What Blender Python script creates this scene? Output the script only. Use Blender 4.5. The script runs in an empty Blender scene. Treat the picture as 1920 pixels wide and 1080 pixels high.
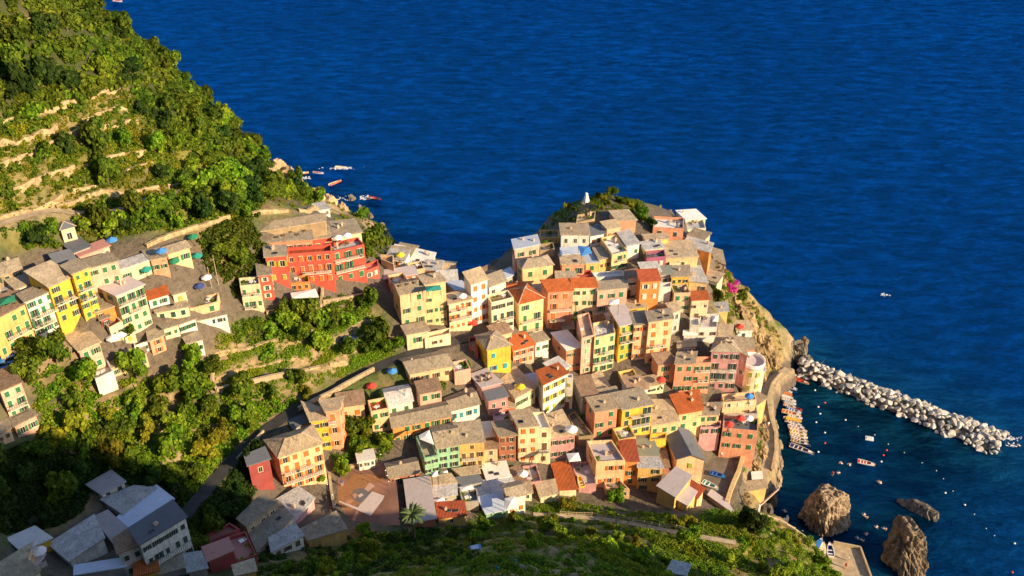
import bpy, bmesh, math, random
import numpy as np
from mathutils import Vector, Matrix, noise
R=math.radians
# ---------------------------------------------------------------- camera, world, sun
S=bpy.context.scene
COL=S.collection
FPX=1800.0; PITCH=R(33.5); CAMZ=170.0
cam=bpy.data.cameras.new('camera'); co=bpy.data.objects.new('camera',cam); COL.objects.link(co)
co.location=(0,0,CAMZ); co.rotation_euler=(math.pi/2-PITCH,0,0)
cam.sensor_width=36; cam.lens=FPX/1920*36; cam.clip_start=1; cam.clip_end=6000
S.camera=co
SUN_AZ=R(-30)          # direction towards the sun, measured from +x
SUN_EL=R(22.5)
W=bpy.data.worlds.new('World'); S.world=W; W.use_nodes=True
nt=W.node_tree; nt.nodes.clear()
sky=nt.nodes.new('ShaderNodeTexSky'); sky.sky_type='NISHITA'; sky.sun_disc=False
sky.sun_elevation=SUN_EL; sky.sun_rotation=math.pi/2-SUN_AZ; sky.air_density=1.0; sky.dust_density=0.6; sky.ozone_density=2.0
bg=nt.nodes.new('ShaderNodeBackground'); bg.inputs['Strength'].default_value=0.1
ow=nt.nodes.new('ShaderNodeOutputWorld'); nt.links.new(sky.outputs[0],bg.inputs[0]); nt.links.new(bg.outputs[0],ow.inputs[0])
sl=bpy.data.lights.new('sun','SUN'); sl.energy=5.0; sl.angle=R(0.5); sl.color=(1.0,0.74,0.42)
so=bpy.data.objects.new('sun',sl); COL.objects.link(so)
sd=Vector((math.cos(SUN_EL)*math.cos(SUN_AZ),math.cos(SUN_EL)*math.sin(SUN_AZ),math.sin(SUN_EL)))
so.rotation_euler=sd.to_track_quat('Z','Y').to_euler(); so.location=(0,0,300)
S.view_settings.view_transform='Standard'; S.view_settings.look='None'
S.view_settings.exposure=0.86; S.view_settings.gamma=1; S.view_settings.use_curve_mapping=False
S.render.engine='CYCLES'
# ---------------------------------------------------------------- pixel rays (positions measured in the 1920x1080 photograph)
cp,sp=math.cos(PITCH),math.sin(PITCH)
def ray(px,py):
    a=(px-960)/FPX; b=(py-540)/FPX
    return (a, cp-b*sp, -sp-b*cp)
def at_z(px,py,z):
    d=ray(px,py); t=(z-CAMZ)/d[2]
    return (d[0]*t,d[1]*t,z)
# ---------------------------------------------------------------- terrain height field
CP=[(1380,860,16),(1340,930,10),(1250,800,24),(1150,830,25),(1150,940,21),(1290,880,16),(1060,965,25),(960,980,28),(840,990,31),(700,960,33),
(620,900,34),(760,880,32),(860,830,31),(860,740,36),(900,650,40),(880,640,40),(760,650,43),(1000,640,35),(1050,640,33),(1150,710,28.5),(1050,710,30),(1280,690,27.5),
(1330,640,31),(1400,700,22),(1330,760,22),(1200,620,35),(1260,560,38),(1010,540,40.3),(990,490,43.6),(1120,470,44),(1180,400,46.5),(1090,400,47),(1112,368,46.5),(1165,378,46.5),(1068,388,45),(1030,425,33),(1045,400,41),(1200,392,45),(1250,460,43),(1330,500,38),
(1100,540,40),(960,560,41),(880,570,43),(780,540,46),(720,500,50),(600,530,55),(560,640,50),(560,720,46),(500,800,42),(620,760,41),(700,690,42),
(420,880,43),(360,960,45),(480,1000,38),(600,980,35),(250,1060,46),(50,1040,50),(200,900,48),(50,880,54),(0,800,60),(200,760,55),(350,700,53),(80,670,64),
(250,640,60),(400,620,57),(450,560,58),(170,560,70),(300,500,70),(130,440,76),(20,500,76),(450,470,66),(600,420,63),(660,440,55),(520,400,67),
(187,358,80),(451,334,68),(62,330,87),(296,272,80),(0,307,91),(257,222,86),(0,233,96),(241,169,90),(0,100,104),(100,30,107),(178,20,100),(298,110,86),
(368,180,74),(448,262,54),(520,330,36),(640,390,22),(620,402,44),(540,345,46),(670,425,40),(690,440,38),(455,285,58),(0,0,112),(850,532,33),(900,545,34),(950,515,30),(930,475,8),(1000,452,24),(1528,1080,25),(1580,1062,3),(1605,1085,2),(1545,1032,5),(1490,1003,9),(1400,965,26),(1300,960,22),(1200,1000,34),(1000,1020,50),(1000,1080,66),(1300,1080,43),
(700,1060,48),(500,1080,48),(850,1040,46)]
pts=[at_z(*c) for c in CP]
pts+=[(0,40,110),(0,0,158),(0,-50,190),(52,66,75),(60,0,150),(94,62,60),(75,76,76),(70,60,92),(72,38,128),(86,25,120),(-60,40,110),(-60,75,74),(-60,0,150),(-120,60,98),(-120,0,150),(-200,100,115),(-200,200,128),(-170,250,120),(60,-60,150),(98,0,115),(-130,260,105),(36,250,34),(-200,0,170),(78,105,18),(-97,258,50),(-80,268,36),(-118,265,62)]  # out-of-view ground; the hill right of the camera is raised to shade the lower left
P=np.array(pts); 
def _phi(r2): return 0.5*r2*np.log(r2+1e-9)
def _fit():
    n=len(P); d2=((P[:,None,:2]-P[None,:,:2])**2).sum(-1)
    A=np.zeros((n+3,n+3)); A[:n,:n]=_phi(d2)+np.eye(n)*12.0; A[:n,n]=1; A[:n,n+1:]=P[:,:2]; A[n,:n]=1; A[n+1:,:n]=P[:,:2].T
    b=np.zeros(n+3); b[:n]=P[:,2]
    return np.linalg.solve(A,b)
WT=_fit()
def H0(x,y):
    x=np.asarray(x,float); y=np.asarray(y,float); n=len(P)
    out=WT[n]+WT[n+1]*x+WT[n+2]*y
    for i in range(n): out=out+WT[i]*_phi((x-P[i,0])**2+(y-P[i,1])**2)
    return out
COAST=[(-400,330),(-250,318),(-150,300),(-110,300),(-90,295),(-66,318),(-58,306),(-50,296),(-40,284),(-28,250),(-14,235),(-7,248),(-3,262),(2,276),(9,290),(20,295),(44,286),(54,263),(60,246),(67,234),(76,229)]
COAST+=[at_z(x,y,0)[:2] for x,y in [(1500,655),(1480,698),(1456,718),(1443,745),(1450,785),(1460,830),(1458,890),(1444,935),(1420,985),(1470,1000),(1530,1030),(1600,1025),(1640,1085)]]
COAST+=[(86,125),(98,90),(105,40),(108,-30),(110,-200),(-400,-200)]
CA=np.array(COAST)
def coast_d(x,y):
    x=np.asarray(x,float); y=np.asarray(y,float)
    best=np.full(x.shape,1e9); inside=np.zeros(x.shape,bool)
    n=len(CA)
    for i in range(n):
        ax,ay=CA[i]; bx,by=CA[(i+1)%n]; ex,ey=bx-ax,by-ay
        t=np.clip(((x-ax)*ex+(y-ay)*ey)/(ex*ex+ey*ey),0,1)
        best=np.minimum(best,np.hypot(x-ax-t*ex,y-ay-t*ey))
        c=((ay>y)!=(by>y)); xi=ax+(y-ay)*ex/(ey if abs(ey)>1e-9 else 1e-9)
        inside^=(c&(x<xi))
    return np.where(inside,best,-best)
def Hs(x,y):
    h=H0(x,y); d=coast_d(x,y)
    fac=1.55+1.1*np.clip((np.asarray(y,float)-205)/15,0,1)*np.clip((np.asarray(x,float)+20)/10,0,1)*np.clip((50-np.asarray(x,float))/10,0,1)
    fac=fac+2.2*np.clip((98-np.asarray(y,float))/12,0,1)  # steeper coast limit out of view, so the shade-casting hill keeps its height
    land=np.minimum(h,1.2+d*fac)
    return np.where(d>0,land,np.maximum(d*0.9,-12))
# tabulated for speed
GX0,GX1,GY0,GY1,GS=-230.0,150.0,-60.0,345.0,1.15
gx=np.arange(GX0,GX1,GS); gy=np.arange(GY0,GY1,GS)
XX,YY=np.meshgrid(gx,gy)
HZ=Hs(XX,YY); CD=coast_d(XX,YY)
def samp(G,x,y):
    u=(np.asarray(x,float)-GX0)/GS; v=(np.asarray(y,float)-GY0)/GS
    u=np.clip(u,0,len(gx)-1.001); v=np.clip(v,0,len(gy)-1.001)
    i=u.astype(int); j=v.astype(int); fu=u-i; fv=v-j
    return (G[j,i]*(1-fu)+G[j,i+1]*fu)*(1-fv)+(G[j+1,i]*(1-fu)+G[j+1,i+1]*fu)*fv
def hit(px,py,G=None):
    G=HZ if G is None else G
    d=np.array(ray(px,py)); t=np.linspace(60,520,2300)
    x=d[0]*t; y=d[1]*t; z=CAMZ+d[2]*t
    g=np.maximum(samp(G,x,y),0); m=np.nonzero((z<=g)&(y>20))[0]
    k=m[0] if len(m) else len(t)-1
    return (x[k],y[k],float(g[k]))
# ---------------------------------------------------------------- materials
MATS={}
def newmat(name):
    m=bpy.data.materials.new(name); m.use_nodes=True; t=m.node_tree
    return m,t,t.nodes['Principled BSDF']
def N(t,kind,**kw):
    n=t.nodes.new(kind)
    for k,v in kw.items():
        if k in n.inputs: n.inputs[k].default_value=v
        else: setattr(n,k,v)
    return n
def mixc(t,fac,a,b,blend='MIX'):
    n=t.nodes.new('ShaderNodeMix'); n.data_type='RGBA'; n.blend_type=blend
    for i,v in ((0,fac),(6,a),(7,b)):
        if isinstance(v,(int,float)): n.inputs[i].default_value=v
        elif isinstance(v,tuple): n.inputs[i].default_value=(*v[:3],1)
        else: t.links.new(v,n.inputs[i])
    return n.outputs[2]
def ramp(t,src,stops):
    r=t.nodes.new('ShaderNodeValToRGB'); e=r.color_ramp.elements
    while len(e)<len(stops): e.new(0.5)
    for k,(p,c) in enumerate(stops): e[k].position=p; e[k].color=(*c[:3],1) if not isinstance(c,(int,float)) else (c,c,c,1)
    t.links.new(src,r.inputs[0]); return r.outputs[0]
def bump(t,b,src,st=0.4,dist=0.1):
    n=N(t,'ShaderNodeBump',Strength=st,Distance=dist); t.links.new(src,n.inputs['Height']); t.links.new(n.outputs[0],b.inputs['Normal'])
def mul(c,k): return tuple(min(1,v*k) for v in c)
WALLC=dict(cream=(.88,.74,.49),white=(.87,.85,.80),yellow=(.86,.53,.06),lemon=(.88,.63,.33),peach=(.88,.58,.34),salmon=(.82,.37,.23),pink=(.85,.50,.39),
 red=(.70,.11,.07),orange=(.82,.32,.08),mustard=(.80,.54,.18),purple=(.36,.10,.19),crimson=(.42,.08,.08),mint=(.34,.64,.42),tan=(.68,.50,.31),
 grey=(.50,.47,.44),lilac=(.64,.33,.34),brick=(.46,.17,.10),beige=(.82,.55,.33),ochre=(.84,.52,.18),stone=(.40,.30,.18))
def wallmat(c):
    k='plaster_'+c
    if k in MATS: return MATS[k]
    m,t,b=newmat(k); col=WALLC[c]
    oi=N(t,'ShaderNodeObjectInfo'); tc=N(t,'ShaderNodeTexCoord')
    n1=N(t,'ShaderNodeTexNoise',Scale=0.35,Detail=6.0,Roughness=0.7); t.links.new(tc.outputs['Object'],n1.inputs['Vector'])
    mp=N(t,'ShaderNodeMapping'); mp.inputs['Scale'].default_value=(2.2,2.2,0.25); t.links.new(tc.outputs['Object'],mp.inputs[0])
    n2=N(t,'ShaderNodeTexNoise',Scale=0.9,Detail=5.0); t.links.new(mp.outputs[0],n2.inputs['Vector'])
    a=mixc(t,ramp(t,n1.outputs[0],[(.35,0.0),(.7,1.0)]),mul(col,.62),mul(col,1.12))
    a=mixc(t,ramp(t,n2.outputs[0],[(.47,0.0),(.72,.6)]),a,mul((col[0]*.5+.16,col[1]*.5+.12,col[2]*.5+.08),.62))
    hs=N(t,'ShaderNodeHueSaturation'); mr=N(t,'ShaderNodeMapRange'); mr.inputs[3].default_value=.88; mr.inputs[4].default_value=1.08
    t.links.new(oi.outputs['Random'],mr.inputs[0]); t.links.new(mr.outputs[0],hs.inputs['Value']); t.links.new(a,hs.inputs['Color'])
    t.links.new(hs.outputs[0],b.inputs['Base Color']); b.inputs['Roughness'].default_value=.9
    n3=N(t,'ShaderNodeTexNoise',Scale=3.0,Detail=6.0); t.links.new(tc.outputs['Object'],n3.inputs['Vector']); bump(t,b,n3.outputs[0],.35,.05)
    MATS[k]=m; return m
ROOFC=dict(slate=(.40,.335,.25),tanr=(.56,.44,.30),terra=(.60,.15,.035),grey=(.56,.56,.57),blue=(.50,.58,.74),white=(.78,.76,.73),dark=(.15,.165,.20),lilacr=(.52,.46,.47),green=(.27,.29,.24),brown=(.33,.22,.15),redd=(.48,.10,.04),pinkr=(.46,.22,.19),tile=(.5,.15,.05))
def roofmat(c):
    k='roof_'+c
    if k in MATS: return MATS[k]
    m,t,b=newmat(k); col=ROOFC[c]
    tc=N(t,'ShaderNodeTexCoord'); oi=N(t,'ShaderNodeObjectInfo')
    n1=N(t,'ShaderNodeTexNoise',Scale=0.5,Detail=8.0,Roughness=0.75); t.links.new(tc.outputs['Object'],n1.inputs['Vector'])
    rough=c in('slate','tanr','brown','grey','terra','redd','tile')
    a=mixc(t,ramp(t,n1.outputs[0],[(.3,0.0),(.7,1.0)]),mul(col,.62 if rough else .85),mul(col,1.18 if rough else 1.05))
    if rough:
        if c in('terra','redd','tile'):
            w=N(t,'ShaderNodeTexWave',Scale=1.15,Distortion=.6); w.bands_direction='X'; t.links.new(tc.outputs['Object'],w.inputs['Vector'])
            v=N(t,'ShaderNodeTexVoronoi',Scale=3.2); t.links.new(tc.outputs['Object'],v.inputs['Vector'])
            a=mixc(t,.55,a,ramp(t,w.outputs[0],[(0,.45),(.6,1.0)]),'MULTIPLY'); hsrc=w.outputs[0]
            sc=N(t,'ShaderNodeSeparateColor'); t.links.new(v.outputs['Color'],sc.inputs[0])
            a=mixc(t,.35,a,ramp(t,sc.outputs[0],[(0,(.5,.45,.4)),(1,(1,1,1))]),'MULTIPLY')
        else:
            v=N(t,'ShaderNodeTexVoronoi',Scale=2.6); v.distance='CHEBYCHEV' if hasattr(v,'distance') else v.distance; t.links.new(tc.outputs['Object'],v.inputs['Vector'])
            sc=N(t,'ShaderNodeSeparateColor'); t.links.new(v.outputs['Color'],sc.inputs[0])
            a=mixc(t,.5,a,ramp(t,sc.outputs[0],[(0,(.42,.42,.46)),(.5,(.85,.83,.8)),(1,(1.0,.97,.88))]),'MULTIPLY'); hsrc=v.outputs[0]
    else: hsrc=n1.outputs[0]
    n2=N(t,'ShaderNodeTexNoise',Scale=1.7,Detail=6.0); t.links.new(tc.outputs['Object'],n2.inputs['Vector'])
    a=mixc(t,ramp(t,n2.outputs[0],[(.6,0.0),(.72,.4)]),a,mul(col,.35))
    hs=N(t,'ShaderNodeHueSaturation'); mr=N(t,'ShaderNodeMapRange'); mr.inputs[3].default_value=.8; mr.inputs[4].default_value=1.15
    t.links.new(oi.outputs['Random'],mr.inputs[0]); t.links.new(mr.outputs[0],hs.inputs['Value']); t.links.new(a,hs.inputs['Color'])
    t.links.new(hs.outputs[0],b.inputs['Base Color']); b.inputs['Roughness'].default_value=.85
    bump(t,b,hsrc,.6,.12); MATS[k]=m; return m
def plain(name,col,rough=.7,metal=0.0,var=.15,scale=2.0):
    if name in MATS: return MATS[name]
    m,t,b=newmat(name); tc=N(t,'ShaderNodeTexCoord')
    n1=N(t,'ShaderNodeTexNoise',Scale=scale,Detail=5.0); t.links.new(tc.outputs['Object'],n1.inputs['Vector'])
    a=mixc(t,ramp(t,n1.outputs[0],[(.35,0.0),(.65,1.0)]),mul(col,1-var),mul(col,1+var))
    t.links.new(a,b.inputs['Base Color']); b.inputs['Roughness'].default_value=rough; b.inputs['Metallic'].default_value=metal
    MATS[name]=m; return m
SHUT=dict(g=(.035,.17,.07),d=(.03,.07,.06),o=(.62,.17,.04),t=(.03,.30,.36),b=(.16,.09,.05),y=(.35,.38,.05),w=(.6,.58,.5),l=(.30,.48,.30))
def shutmat(k): return plain('shutter_paint_'+dict(g='green',d='dark_green',o='orange',t='teal',b='brown',y='olive',w='white',l='pale_green')[k],SHUT[k],.6)
M_GLASS=plain('window_glass',(.025,.03,.035),.12,0,.3)
M_TRIM=plain('window_trim',(.72,.66,.54),.8)
M_METAL=plain('railing_metal',(.12,.11,.10),.6)
M_CHIM=plain('chimney_plaster',(.55,.42,.30),.9)
M_CLOTHW=plain('white_canvas',(.80,.79,.78),.9)
M_WOOD=plain('dark_wood',(.16,.09,.05),.8)
# ---------------------------------------------------------------- mesh helpers
class MB:
    def __init__(s): s.v=[]; s.f=[]; s.m=[]
    def face(s,pts,mi=0):
        n=len(s.v); s.v+= [tuple(p) for p in pts]; s.f.append(tuple(range(n,n+len(pts)))); s.m.append(mi)
    def prism(s,base,z0,z1,mi=0,mtop=None):   # base: ccw list of (x,y); z0/z1 numbers or lists
        n=len(base); zb=z0 if isinstance(z0,(list,tuple)) else [z0]*n; zt=z1 if isinstance(z1,(list,tuple)) else [z1]*n
        for i in range(n):
            j=(i+1)%n
            s.face([(*base[i],zb[i]),(*base[j],zb[j]),(*base[j],zt[j]),(*base[i],zt[i])],mi)
        s.face([(*base[i],zt[i]) for i in range(n)],mi if mtop is None else mtop)
        s.face([(*base[i],zb[i]) for i in reversed(range(n))],mi)
    def box(s,x0,x1,y0,y1,z0,z1,mi=0): s.prism([(x0,y0),(x1,y0),(x1,y1),(x0,y1)],z0,z1,mi)
    def mesh(s,name,mats):
        me=bpy.data.meshes.new(name); me.from_pydata(s.v,[],s.f)
        for m in (mats if isinstance(mats,(list,tuple)) else [mats]): me.materials.append(m)
        if any(s.m): me.polygons.foreach_set('material_index',s.m)
        me.update(); return me
def link(name,me,parent=None,loc=(0,0,0),rz=0.0,sc=None):
    o=bpy.data.objects.new(name,me); COL.objects.link(o)
    if parent is not None: o.parent=parent
    o.location=loc; o.rotation_euler=(0,0,rz)
    if sc: o.scale=sc
    return o
def tag(o,label,cat,group=None,kind=None):
    if label: o['label']=label
    if cat: o['category']=cat
    if group: o['group']=group
    if kind: o['kind']=kind
    return o
def empty(name,loc,rz=0.0):
    o=bpy.data.objects.new(name,None); COL.objects.link(o); o.location=loc; o.rotation_euler=(0,0,rz); o.empty_display_size=.5; return o
def copy_tree(o,parent=None):
    c=o.copy(); COL.objects.link(c)
    if parent is not None: c.parent=parent
    for ch in o.children: copy_tree(ch,c)
    return c
def off(quad,d):      # outward offset of a ccw polygon
    n=len(quad); out=[]
    for i in range(n):
        p=Vector(quad[i]); a=(p-Vector(quad[i-1])); b=(Vector(quad[(i+1)%n])-p)
        if a.length<1e-6 or b.length<1e-6: out.append(tuple(p)); continue
        a.normalize(); b.normalize(); na=Vector((a.y,-a.x)); nb=Vector((b.y,-b.x)); m=(na+nb)
        k=m.length_squared
        m=m*(2/k) if k>.35 else m.normalized()*1.8
        out.append(tuple(p+m*d))
    return out
# windows: shared meshes, one object each
_wm={}
def winmesh(kind):
    if kind in _wm: return _wm[kind]
    b=MB()
    if kind=='door': w,h=.55,1.1; 
    else: w,h=.5,.8
    b.box(-w-.12,w+.12,-.05,.10,-h-.1,-h,0); b.box(-w-.12,w+.12,-.05,.10,h,h+.12,0)
    b.box(-w-.12,-w,-.04,.10,-h,h,0); b.box(w,w+.12,-.04,.10,-h,h,0)
    b.box(-w,w,-.02,.1,-h,h,1); b.box(-.03,.03,-.035,-.02,-h,h,0)
    _wm[kind]=b.mesh('window_'+kind,[M_TRIM,M_GLASS]); return _wm[kind]
_sm={}
def shmesh(k):
    if k in _sm: return _sm[k]
    b=MB(); b.box(-.27,.27,-.06,0,-.8,.8,0)
    for i in range(7): b.box(-.21,.21,-.075,-.06,-.7+i*.21,-.6+i*.21,0)
    _sm[k]=b.mesh('shutter',shutmat(k)); return _sm[k]
def add_window(house,p,rz,st,rng,scale=1.0,door=False):
    o=link('door' if door else 'window',winmesh('door' if door else 'win'),house,p,rz,(scale,1,scale))
    if st in SHUT:
        closed=rng.random()<(.55 if st in'go' else .4)
        if door: closed=rng.random()<.5
        xs=(-.27,.27) if closed else (-.86,.86)
        for x in xs:
            link('shutter',shmesh(st),o,(x,-.05 if closed else -.06,0),0,(1,1,1.35 if door else 1))
    return o
ZR=dict(Z1=(0,380,3.177),Z6=(0,600,3.4286),Z2=(420,360,3.177),Z3=(700,440,4.153),Z4=(940,330,4.0),Z5=(980,480,4.5),Z7=(1200,480,4.5),Z9=(1180,620,3.857),Z8=(860,600,4.153),
 ZA=(1040,760,4.155),ZB=(700,720,3.6),ZC=(360,700,2.8425),ZD=(0,840,4.5),PX=(0,0,1.0))
def nadir(px,py,dpx):    # move a pixel down the picture of a vertical line
    vx,vy=960,540+FPX/math.tan(PITCH); L=math.hypot(vx-px,vy-py); return px+(vx-px)/L*dpx,py+(vy-py)/L*dpx
HOUSES=[]; PLANTERS=[]
def house(zr,A,B,C,h,wall,roof,rcol,rows,cols,sh,label,D=None,name='house',cat=None,fl='',zb=None):
    ox,oy,s=ZR[zr]
    cv=lambda p:(ox+p[0]/s,oy+p[1]/s)
    a,b,c=cv(A),cv(B),cv(C); hp=h/s
    m=((a[0]+b[0])/2,(a[1]+b[1])/2); f=nadir(*m,hp)
    if zb is None: g=hit(*f)
    else: g=at_z(*f,zb)
    dd=ray(*m); t=g[1]/dd[1]; zt=CAMZ+dd[2]*t
    if zt<g[2]+2: zt=g[2]+2
    pa=Vector(at_z(*a,zt)); pb=Vector(at_z(*b,zt)); pc=Vector(at_z(*c,zt))
    seed=int(abs(a[0]*31+a[1]*17)); rng=random.Random(seed)
    rise=0.0
    if roof=='S':
        ab=(pb-pa).normalized(); n=Vector((-ab.y,ab.x,0)); rise=abs((pc-pa).dot(n))*.22
        pc=Vector(at_z(*c,zt+rise))
    if D is not None: pd=Vector(at_z(*cv(D),zt+rise))
    else: pd=pb+(pc-pa)
    base=g[2]; e=empty(name,(pa.x,pa.y,base)); ab=pb-pa; w=math.hypot(ab.x,ab.y); ang=math.atan2(ab.y,ab.x); e.rotation_euler=(0,0,ang)
    tag(e,label,cat or name.replace('_',' '))
    ca,sa=math.cos(-ang),math.sin(-ang)
    def loc(p): x,y=p.x-pa.x,p.y-pa.y; return (x*ca-y*sa,x*sa+y*ca)
    q=[(0,0),(w,0),loc(pd),loc(pc)]
    if q[3][1]<1.5: q[3]=(q[3][0],1.5)
    if q[2][1]<1.5: q[2]=(q[2][0],1.5)
    ht=zt-base; zlow=-5.0
    # walls
    mid=lambda i,j:((q[i][0]+q[j][0])/2,(q[i][1]+q[j][1])/2)
    dep=(q[2][1]+q[3][1])/2; wb=MB(); rb=MB()
    tops=[ht,ht,ht+rise,ht+rise]
    rh=0
    if roof=='GX': rh=min(dep*.20,2.6)
    if roof=='GY': rh=min(w*.22,2.8)
    if roof in('H','P'): rh=min(min(dep,w)*.24,3.2)
    for i in range(4):
        j=(i+1)%4; poly=[(*q[i],zlow),(*q[j],zlow),(*q[j],tops[j])]
        if rh and ((roof=='GX' and i in(1,3)) or (roof=='GY' and i in(0,2))): poly.append((*mid(i,j),ht+rh))
        poly.append((*q[i],tops[i])); wb.face(poly)
    wm=wallmat(wall)
    if roof=='T':
        qi=off(q,-.25)
        for i in range(4):
            j=(i+1)%4
            wb.face([(*qi[j],ht-.8),(*qi[i],ht-.8),(*qi[i],ht),(*qi[j],ht)]); wb.face([(*q[i],ht),(*q[j],ht),(*qi[j],ht),(*qi[i],ht)])
        rb.face([(*p,ht-.75) for p in qi])
    else:
        qo=off(q,.32)
        th=.22
        def slab(pl):  # pl list of (x,y,z) ccw top; thickness below
            n=len(pl); rb.face(pl); lo=[(x,y,z-th) for x,y,z in pl]; rb.face(lo[::-1])
            for i in range(n): rb.face([lo[i],lo[(i+1)%n],pl[(i+1)%n],pl[i]])
        m2=lambda i,j:((qo[i][0]+qo[j][0])/2,(qo[i][1]+qo[j][1])/2)
        if roof in('F','S'):
            slab([(*qo[0],ht+th),(*qo[1],ht+th),(*qo[2],ht+rise+th),(*qo[3],ht+rise+th)])
        elif roof=='GX':
            l,r=m2(0,3),m2(1,2); k=.06
            slab([(*qo[0],ht+.06),(*qo[1],ht+.06),(*r,ht+rh+th),(*l,ht+rh+th)]); slab([(*r,ht+rh+th+.004),(*qo[2],ht+.06),(*qo[3],ht+.06),(*l,ht+rh+th+.004)])
        elif roof=='GY':
            f_,b_=m2(0,1),m2(2,3)
            slab([(*qo[0],ht+.06),(*f_,ht+rh+th),(*b_,ht+rh+th),(*qo[3],ht+.06)]); slab([(*f_,ht+rh+th+.004),(*qo[1],ht+.06),(*qo[2],ht+.06),(*b_,ht+rh+th+.004)])
        else:
            c4=Vector(((sum(p[0] for p in qo))/4,(sum(p[1] for p in qo))/4))
            if roof=='P' or abs(w-dep)<1.5: r1=r2=c4
            elif w>dep:
                l,r=Vector(m2(0,3)),Vector(m2(1,2)); r1=l.lerp(r,.5*dep/w); r2=r.lerp(l,.5*dep/w)
            else:
                f_,b_=Vector(m2(0,1)),Vector(m2(2,3)); r1=f_.lerp(b_,.5*w/dep); r2=b_.lerp(f_,.5*w/dep)
            E=[(*p,ht+.05) for p in qo]; z=ht+rh+.2; R1=(*r1,z); R2=(*r2,z)
            if r1==r2:
                for i in range(4): rb.face([E[i],E[(i+1)%4],R1])
            elif w>dep: rb.face([E[0],E[1],R2,R1]); rb.face([E[1],E[2],R2]); rb.face([E[2],E[3],R1,R2]); rb.face([E[3],E[0],R1])
            else: rb.face([E[0],E[1],R1]); rb.face([E[1],E[2],R2,R1]); rb.face([E[2],E[3],R2]); rb.face([E[3],E[0],R1,R2])
            rb.face([(x,y,z_-.02) for x,y,z_ in E[::-1]])
            # ridge tiles along the hips
            for i,t_ in enumerate([R1,R2 if w>dep else R1,R2,R1 if w>dep else R2] if r1!=r2 else [R1]*4):
                a_=Vector(E[i]); b_=Vector(t_); d_=(b_-a_).normalized(); s_=d_.cross(Vector((0,0,1))).normalized()*.13; u_=Vector((0,0,.07))
                rb.face([a_-s_+u_*.3,a_+s_+u_*.3,b_+s_+u_,b_-s_+u_],1)
    rcm=roofmat(rcol)
    wo=link('wall',wb.mesh('wall',wm),e); ro=link('roof',rb.mesh('roof',[rcm,M_CHIM]),e)
    # chimneys
    if 'k' not in fl and w>4 and dep>3.5:
        for _ in range(rng.choice([0,1,1,2])):
            u=rng.uniform(.15,.85); v=rng.uniform(.3,.85)
            x=(q[0][0]*(1-u)+q[1][0]*u)*(1-v)+(q[3][0]*(1-u)+q[2][0]*u)*v; y=(q[0][1]*(1-u)+q[1][1]*u)*(1-v)+(q[3][1]*(1-u)+q[2][1]*u)*v
            c_=MB(); s_=rng.uniform(.16,.26); hh=rng.uniform(.4,.8); zz=ht+(rise*v)+(rh*.5 if rh else 0)-.5
            if roof=='T': zz=ht-.8
            c_.box(-s_,s_,-s_,s_,0,hh+.6); c_.box(-s_-.1,s_+.1,-s_-.1,s_+.1,hh+.6,hh+.72)
            c_.box(-s_*.6,s_*.6,-s_*.6,s_*.6,hh+.72,hh+.95)
            link('chimney',c_.mesh('chimney',M_CHIM),ro,(x,y,zz))
    if 'k' not in fl and w>4 and dep>3.5 and roof!='T':
        for _ in range(rng.choice([0,1,2])):
            u=rng.uniform(.2,.8); v=rng.uniform(.15,.4)
            x=(q[0][0]*(1-u)+q[1][0]*u)*(1-v)+(q[3][0]*(1-u)+q[2][0]*u)*v; y=(q[0][1]*(1-u)+q[1][1]*u)*(1-v)+(q[3][1]*(1-u)+q[2][1]*u)*v
            if roof in('F','S'):
                c_=MB(); c_.box(-.45,.45,-.35,.35,0,.22,0); c_.box(-.36,.36,-.26,.26,.22,.24,1); link('skylight',c_.mesh('skylight',[M_METAL,M_GLASS]),ro,(x,y,ht+rise*v+th-.08))
            else:
                c_=MB(); c_.box(-.03,.03,-.03,.03,0,1.9); c_.box(-.4,.4,-.02,.02,1.6,1.64); c_.box(-.3,.3,-.02,.02,1.8,1.84); link('antenna',c_.mesh('antenna',M_METAL),ro,(x,y,ht+rh*.4))
    if roof=='T' and w>3 and dep>3:
        for _ in range(rng.choice([2,3,4])):
            k_=rng.random(); x=w*rng.uniform(.1,.9) if k_<.6 else rng.choice([.6,w-.6]); y=rng.choice([.6,dep-.7]) if k_<.6 else dep*rng.uniform(.2,.8)
            PLANTERS.append((wo,(x,y,ht-.75),rng.uniform(.35,.8)))
    if roof=='T' and w>3 and dep>3:    # tables and pots on the terrace
        for _ in range(1):
            x=w*rng.uniform(.25,.75); y=dep*rng.uniform(.25,.7); c_=MB(); c_.box(-.4,.4,-.4,.4,.7,.76); c_.box(-.05,.05,-.05,.05,0,.7); c_.box(.6,.95,-.2,.2,.4,.46); c_.box(.6,.66,-.2,.2,.0,.9); t_=link('table',c_.mesh('table',M_CLOTHW if rng.random()<.5 else M_WOOD),None,tuple(Matrix.Rotation(ang,3,'Z')@Vector((x,y,0))+Vector((pa.x,pa.y,base+ht-.74))),ang+rng.random()); tag(t_,'small table on the terrace of the '+' '.join(label.replace(',','').split()[:9]),'table')
    if 's' in fl:   # rows of small roof vents / dormers
        for i in range(6):
            u=.12+.15*i; v=.35+.3*(i%2)
            x=(q[0][0]*(1-u)+q[1][0]*u)*(1-v)+(q[3][0]*(1-u)+q[2][0]*u)*v; y=(q[0][1]*(1-u)+q[1][1]*u)*(1-v)+(q[3][1]*(1-u)+q[2][1]*u)*v
            c_=MB(); c_.box(-.3,.3,-.22,.22,0,.35); link('roof_vent',c_.mesh('roof_vent',M_WOOD),ro,(x,y,ht+rise*v+rh*(1-abs(2*v-1))+th-.02))
    # windows
    storey=ht/max(rows,1)
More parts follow.
